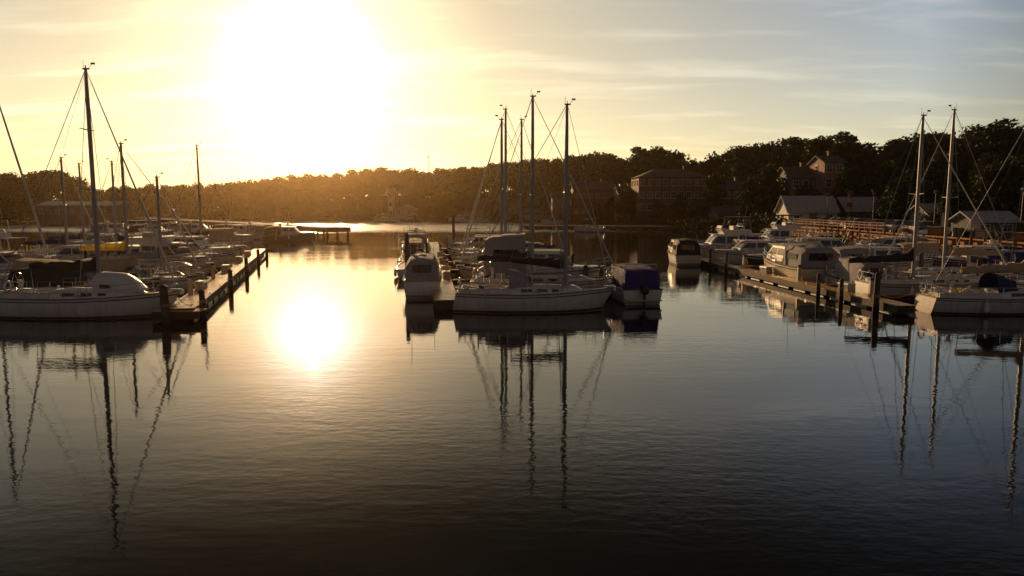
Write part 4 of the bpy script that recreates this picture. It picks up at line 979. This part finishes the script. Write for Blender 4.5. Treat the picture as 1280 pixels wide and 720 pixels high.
while px < 1370:
    Y = ys(px) + 38 + R.uniform(-5, 5); hh = R.uniform(8.5, 11.5)
    if not (790 < px < 890 or 712 < px < 772 or 1020 < px < 1056 or 980 < px < 1056 and False): tree(px, Y, 'middle', hgt=min(hh, topz(px, Y) - hz(px, Y) - .5), sx=R.uniform(.95, 1.25))
    px += (8.0 + R.uniform(-1.5, 2)) * 900 / Y
px = -70.0
KEEP = [(44, 150), (480, 526), (568, 608), (652, 690), (712, 772), (795, 888), (892, 950), (965, 1400)]
while px < 1000:
    Y = ys(px) + 9 + R.uniform(-3, 3)
    if not any(a < px < b_ for a, b_ in KEEP): tree(px, Y, 'shore', hgt=R.uniform(6, 10), sx=R.uniform(1, 1.3))
    px += (7.5 + R.uniform(-1, 3)) * 900 / Y
tree(556, 246, 'front', k=6, hgt=10.5, sx=1.35); tree(545, 249, 'front', k=6, hgt=9, sx=1.1)
tree(700, 218, 'front', k=3, hgt=8, sx=1.1); tree(782, 192, 'front', k=0, hgt=9); tree(893, 160, 'front', k=2, hgt=11); tree(955, 140, 'front', k=2, hgt=11.5); tree(935, 142, 'front', k=4, hgt=10)
tree(1098, 112, 'front', k=5, hgt=6.8, sx=1.2); tree(1065, 124, 'front', k=5, hgt=6); tree(1238, 96, 'front', k=2, hgt=9.0, sx=1.0); tree(1215, 99, 'front', k=4, hgt=7.0); tree(1135, 112, 'front', k=3, hgt=9); tree(1165, 110, 'front', k=1, hgt=10); tree(1278, 92, 'front', k=3, hgt=10)
for px_, dd, k_, h_ in ((800, 16, 3, 7.5), (822, 14, 0, 6.0), (850, 15, 1, 7.0), (868, 13, 4, 6.2), (722, 12, 4, 7.0), (745, 11, 0, 6.0), (765, 13, 3, 7.2), (838, 10, 2, 5.0)):
    tree(px_, ys(px_) + dd, 'waterside', k=k_, hgt=h_, sx=1.3)
for px_, Y_, k_, h_ in ((1005, 130, 3, 7.5), (1060, 127, 0, 10), (1048, 124, 2, 6.5), (1015, 127, 4, 6.5), (1190, 92, 3, 6.5), (1150, 100, 4, 7), (1120, 104, 0, 7.5), (1255, 100, 3, 9)):
    tree(px_, Y_, 'quayside', k=k_, hgt=h_, sx=1.2)
for k in range(len(TP)):
    if k not in tused: tree(1300 + k * 8, 110, 'front', k=k)
# woodland mass behind the ridge trees and undergrowth below them
rnd = random.Random(5); b = MB()
px = -120.0
while px < 1420:
    for q in range(8):
        Y = yb(px) + rnd.uniform(11, 34); z = hz(px, Y); t = topz(px, Y) - .4
        zz = z + rnd.random() ** .7 * max(1, t - z - 2.2); clump_leaves(b, (bpos(px, Y), Y, zz), rnd.uniform(2.4, 3.6), 210, 1.0, rnd)
    px += 2.4 * 900 / yb(px)
o = b.build('woodland', leafC, None, False); tag(o, 'dense dark woodland mass filling the hilltop behind the ridge trees', 'woodland', kind='stuff')
b = MB(); px = -120.0
while px < 1420:
    for q in range(4):
        d0 = rnd.choice((3, 8, 20, 30, 45)) if px < 965 else rnd.choice((28, 34, 42, 50))
        Y = ys(px) + d0 + rnd.uniform(-2, 3); z = hz(px, Y)
        if not any(a < px < b_ for a, b_ in KEEP[:-2]) or d0 > 25: clump_leaves(b, (bpos(px, Y), Y, z + .6), rnd.uniform(1.0, 2.0), 60, .6, rnd, .8)
    px += 2.6 * 900 / ys(px)
for k_ in range(150):
    px = rnd.uniform(825, 984); Y = ys(px) + rnd.uniform(1, 16); clump_leaves(b, (bpos(px, Y), Y, hz(px, Y) + .5), rnd.uniform(.9, 1.7), 70, .55, rnd, .8)
o = b.build('undergrowth', leafB, None, False); tag(o, 'low scrub covering the shore banks', 'undergrowth', kind='stuff')

# ------------------------------------------------------------------ water
def water():
    me = bpy.data.meshes.new('water'); S = 1100
    me.from_pydata([(-S, -300, 0), (S, -300, 0), (S, S, 0), (-S, S, 0)], [], [(0, 1, 2, 3)])
    o = bpy.data.objects.new('water', me); COL.objects.link(o); tag(o, kind='structure')
    m = bpy.data.materials.new('harbour_water'); m.use_nodes = True; nt = m.node_tree; N = nt.nodes; Lk = nt.links; b = N['Principled BSDF']
    b.inputs['Base Color'].default_value = (.004, .005, .005, 1); b.inputs['Roughness'].default_value = .02; b.inputs['IOR'].default_value = 1.333; b.inputs['Specular IOR Level'].default_value = .5
    tc = N.new('ShaderNodeTexCoord')
    def nz(scale, st, det, rot=0):
        mp = N.new('ShaderNodeMapping'); mp.inputs['Scale'].default_value = st; mp.inputs['Rotation'].default_value = (0, 0, rot); Lk.new(tc.outputs['Object'], mp.inputs['Vector'])
        n = N.new('ShaderNodeTexNoise'); n.inputs['Scale'].default_value = scale; n.inputs['Detail'].default_value = det; Lk.new(mp.outputs['Vector'], n.inputs['Vector']); return n.outputs['Fac']
    def mul(a, k):
        x = N.new('ShaderNodeMath'); x.operation = 'MULTIPLY'; Lk.new(a, x.inputs[0])
        if isinstance(k, (int, float)): x.inputs[1].default_value = k
        else: Lk.new(k, x.inputs[1])
        return x.outputs[0]
    def add(a, c): x = N.new('ShaderNodeMath'); x.operation = 'ADD'; Lk.new(a, x.inputs[0]); Lk.new(c, x.inputs[1]); return x.outputs[0]
    patch = nz(.045, (1, 2.2, 1), 2)      # breeze patches
    mr = N.new('ShaderNodeMapRange'); mr.inputs['From Min'].default_value = .38; mr.inputs['From Max'].default_value = .64; mr.inputs['To Min'].default_value = .25; mr.inputs['To Max'].default_value = 2.1; Lk.new(patch, mr.inputs['Value'])
    small = mul(mul(nz(1.0, (2.4, 4.2, 1), 3, .12), .0030), mr.outputs[0])
    mid = mul(nz(1.0, (.4, 1.3, 1), 2, -.1), .0050)
    fine = mul(mul(nz(1.0, (5, 9, 1), 2, .3), .0006), mr.outputs[0])
    sp = N.new('ShaderNodeSeparateXYZ'); Lk.new(tc.outputs['Object'], sp.inputs[0])
    far = N.new('ShaderNodeMapRange'); far.inputs['From Min'].default_value = 140; far.inputs['From Max'].default_value = 190; far.inputs['To Min'].default_value = 1; far.inputs['To Max'].default_value = 9; Lk.new(sp.outputs['Y'], far.inputs['Value'])
    hgt = mul(add(add(small, mid), fine), far.outputs[0])
    rf_ = N.new('ShaderNodeMapRange'); rf_.inputs['From Min'].default_value = 138; rf_.inputs['From Max'].default_value = 168; rf_.inputs['To Min'].default_value = .02; rf_.inputs['To Max'].default_value = .33; Lk.new(sp.outputs['Y'], rf_.inputs['Value']); Lk.new(rf_.outputs[0], b.inputs['Roughness'])
    bp = N.new('ShaderNodeBump'); bp.inputs['Strength'].default_value = 1; bp.inputs['Distance'].default_value = 1.0; Lk.new(hgt, bp.inputs['Height']); Lk.new(bp.outputs['Normal'], b.inputs['Normal'])
    me.materials.append(m)
water()

# ------------------------------------------------------------------ sky, sun, haze
sd = ray(380, 80).normalized(); elev = math.asin(sd.z); az = math.atan2(sd.x, sd.y)
wd = bpy.data.worlds.new('World'); scene.world = wd; wd.use_nodes = True; nt = wd.node_tree; N = nt.nodes; Lk = nt.links
bg = N['Background']
sky = N.new('ShaderNodeTexSky'); sky.sky_type = 'NISHITA'; sky.sun_disc = False; sky.sun_elevation = elev; sky.sun_rotation = az; sky.air_density = 1.0; sky.dust_density = 2.5; sky.ozone_density = 1.5
tc = N.new('ShaderNodeTexCoord')
def vm(op, a, bvec=None):
    x = N.new('ShaderNodeVectorMath'); x.operation = op; Lk.new(a, x.inputs[0])
    if bvec is not None:
        if hasattr(bvec, 'default_value') or hasattr(bvec, 'links'): Lk.new(bvec, x.inputs[1])
        else: x.inputs[1].default_value = bvec
    return x
def ma(op, a, c=None, clamp=False):
    x = N.new('ShaderNodeMath'); x.operation = op; x.use_clamp = clamp
    for i, q in enumerate((a, c)):
        if q is None: continue
        if isinstance(q, (int, float)): x.inputs[i].default_value = q
        else: Lk.new(q, x.inputs[i])
    return x.outputs[0]
def mixc(mode, fac, a, c):
    x = N.new('ShaderNodeMixRGB'); x.blend_type = mode
    for i, q in enumerate((fac, a, c)):
        if isinstance(q, (int, float)): x.inputs[i].default_value = q
        elif isinstance(q, tuple): x.inputs[i].default_value = q + (1,)
        else: Lk.new(q, x.inputs[i])
    return x.outputs[0]
nrm = vm('NORMALIZE', tc.outputs['Generated']).outputs[0]
dt = ma('MAXIMUM', vm('DOT_PRODUCT', nrm, tuple(sd)).outputs['Value'], 0.0)
sep = N.new('ShaderNodeSeparateXYZ'); Lk.new(nrm, sep.inputs[0])
zc = ma('MAXIMUM', sep.outputs['Z'], 0.0)
SK = dict(a1=3.6, a2=.24, a3=.34, a4=.18)
base = mixc('MULTIPLY', 1.0, sky.outputs[0], (.74, .86, 1.08))
# wispy high cloud: noise on a plane far overhead
inv = ma('DIVIDE', 1.0, ma('ADD', zc, .10))
cv = N.new('ShaderNodeCombineXYZ'); Lk.new(ma('MULTIPLY', sep.outputs['X'], inv), cv.inputs[0]); Lk.new(ma('MULTIPLY', sep.outputs['Y'], inv), cv.inputs[1])
mp = N.new('ShaderNodeMapping'); mp.inputs['Scale'].default_value = (.55, 1.9, 1); mp.inputs['Rotation'].default_value = (0, 0, -.18); mp.inputs['Location'].default_value = (3.1, 1.4, 0); Lk.new(cv.outputs[0], mp.inputs['Vector'])
cn1 = N.new('ShaderNodeTexNoise'); cn1.inputs['Scale'].default_value = 1.6; cn1.inputs['Detail'].default_value = 7; cn1.inputs['Roughness'].default_value = .55; cn1.inputs['Distortion'].default_value = .4; Lk.new(mp.outputs[0], cn1.inputs['Vector'])
cr = N.new('ShaderNodeMapRange'); cr.interpolation_type = 'SMOOTHSTEP'; cr.inputs['From Min'].default_value = .46; cr.inputs['From Max'].default_value = .72; Lk.new(cn1.outputs['Fac'], cr.inputs['Value'])
cloud = cr.outputs[0]
back = N.new('ShaderNodeValToRGB'); be = back.color_ramp.elements
for pos, v in ((.22, .022), (.55, .035), (.79, .055), (.86, .095), (.92, .055), (.985, .014)):
    el = be.new(pos); el.color = (v, v, v, 1)
be.remove(be[0]); be.remove(be[len(be) - 1])
Lk.new(ma('ADD', ma('MULTIPLY', vm('DOT_PRODUCT', nrm, tuple(sd)).outputs['Value'], .5), .5), back.inputs['Fac'])
fall = N.new('ShaderNodeMapRange'); fall.interpolation_type = 'SMOOTHSTEP'; fall.inputs['From Min'].default_value = .24; fall.inputs['From Max'].default_value = .44; fall.inputs['To Min'].default_value = 1.0; fall.inputs['To Max'].default_value = .10
Lk.new(zc, fall.inputs['Value'])
e = mixc('MULTIPLY', 1.0, base, back.outputs[0])
e = mixc('MULTIPLY', 1.0, e, fall.outputs[0])
# aureole of forward-scattered sunlight around the sun
def aur(col, k, n_): return mixc('MULTIPLY', 1.0, col, ma('MULTIPLY', ma('POWER', dt, n_), k))
tot = e
for col, k, n_ in (((1, .98, .90), SK['a1'], 700), ((1, .94, .55), SK['a2'], 110), ((1, .87, .47), SK['a3'], 9), ((1, .95, .78), SK['a4'], 4)):
    x = N.new('ShaderNodeCombineXYZ'); 
    f = ma('MULTIPLY', ma('POWER', dt, float(n_)), float(k))
    if n_ < 50: f = ma('MULTIPLY', f, fall.outputs[0])
    for i in range(3): Lk.new(ma('MULTIPLY', f, float(col[i])), x.inputs[i])
    tot = mixc('ADD', 1.0, tot, x.outputs[0])
bd = N.new('ShaderNodeCombineXYZ'); bf = ma('MULTIPLY', ma('POWER', ma('SUBTRACT', 1.0, zc), 8.5), ma('POWER', dt, 1.3))
for i, c in enumerate((.80, .65, .27)): Lk.new(ma('MULTIPLY', bf, c), bd.inputs[i])
tot = mixc('ADD', 1.0, tot, bd.outputs[0])
pk = N.new('ShaderNodeMapRange'); pk.interpolation_type = 'SMOOTHSTEP'; pk.inputs['From Min'].default_value = -.45; pk.inputs['From Max'].default_value = .45; pk.inputs['To Min'].default_value = 1.0; pk.inputs['To Max'].default_value = 0.0  # warm fill glow in the sky behind the camera, added to brighten the hulls
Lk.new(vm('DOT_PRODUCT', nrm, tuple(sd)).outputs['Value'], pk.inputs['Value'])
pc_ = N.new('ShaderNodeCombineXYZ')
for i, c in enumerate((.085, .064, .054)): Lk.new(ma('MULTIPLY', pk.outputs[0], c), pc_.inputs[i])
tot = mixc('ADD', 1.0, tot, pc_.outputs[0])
cl = N.new('ShaderNodeCombineXYZ'); cloud = ma('MULTIPLY', cloud, fall.outputs[0]); cf = ma('MULTIPLY', cloud, ma('ADD', .09, ma('MULTIPLY', ma('POWER', dt, 4.0), .20)))
for i, c in enumerate((1, .84, .62)): Lk.new(ma('MULTIPLY', cf, c), cl.inputs[i])
tot = mixc('ADD', 1.0, tot, cl.outputs[0])
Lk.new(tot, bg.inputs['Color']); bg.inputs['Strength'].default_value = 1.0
sl = bpy.data.lights.new('sun', 'SUN'); sl.energy = 4.8; sl.angle = rad(.53); sl.color = (1, .60, .28)
so = bpy.data.objects.new('sun', sl); COL.objects.link(so); so.rotation_euler = (-sd).to_track_quat('-Z', 'Y').to_euler()

HD = .000125  # forward-scattering air, added to imitate lens glare toward the sun
b = MB(); b.box((0, 400, 40 - 1), (2300, 1500, 86)); hb = b.build('haze', mat('dummy', (.5, .5, .5)), None, False); hb.data.materials.clear()
hm = bpy.data.materials.new('haze_air'); hm.use_nodes = True; hn = hm.node_tree; hn.nodes.clear()
ho = hn.nodes.new('ShaderNodeOutputMaterial'); hv = hn.nodes.new('ShaderNodeVolumePrincipled'); hv.inputs['Color'].default_value = (.95, .68, .36, 1); hv.inputs['Density'].default_value = HD; hv.inputs['Anisotropy'].default_value = .905
hn.links.new(hv.outputs[0], ho.inputs['Volume']); hb.data.materials.append(hm); tag(hb, kind='stuff'); hb['label'] = 'thin golden haze over the whole harbour, added for glare toward the sun'; hb['category'] = 'haze'

cam = bpy.data.cameras.new('camera'); co = bpy.data.objects.new('camera', cam); COL.objects.link(co); co.location = (0, 0, H); co.rotation_euler = (math.pi / 2 - PIT, 0, 0)
cam.sensor_width = 36; cam.lens = FPX / 1280 * 36; cam.clip_end = 5000; cam.clip_start = .1; scene.camera = co
scene.view_settings.view_transform = 'Standard'; scene.view_settings.look = 'None'; scene.view_settings.exposure = 0; scene.view_settings.gamma = 1
scene.cycles.use_denoising = True; scene.cycles.max_bounces = 6; scene.cycles.volume_bounces = 0; scene.cycles.caustics_reflective = False; scene.cycles.caustics_refractive = False
scene.cycles.sample_clamp_indirect = 6
bpy.context.view_layer.update()
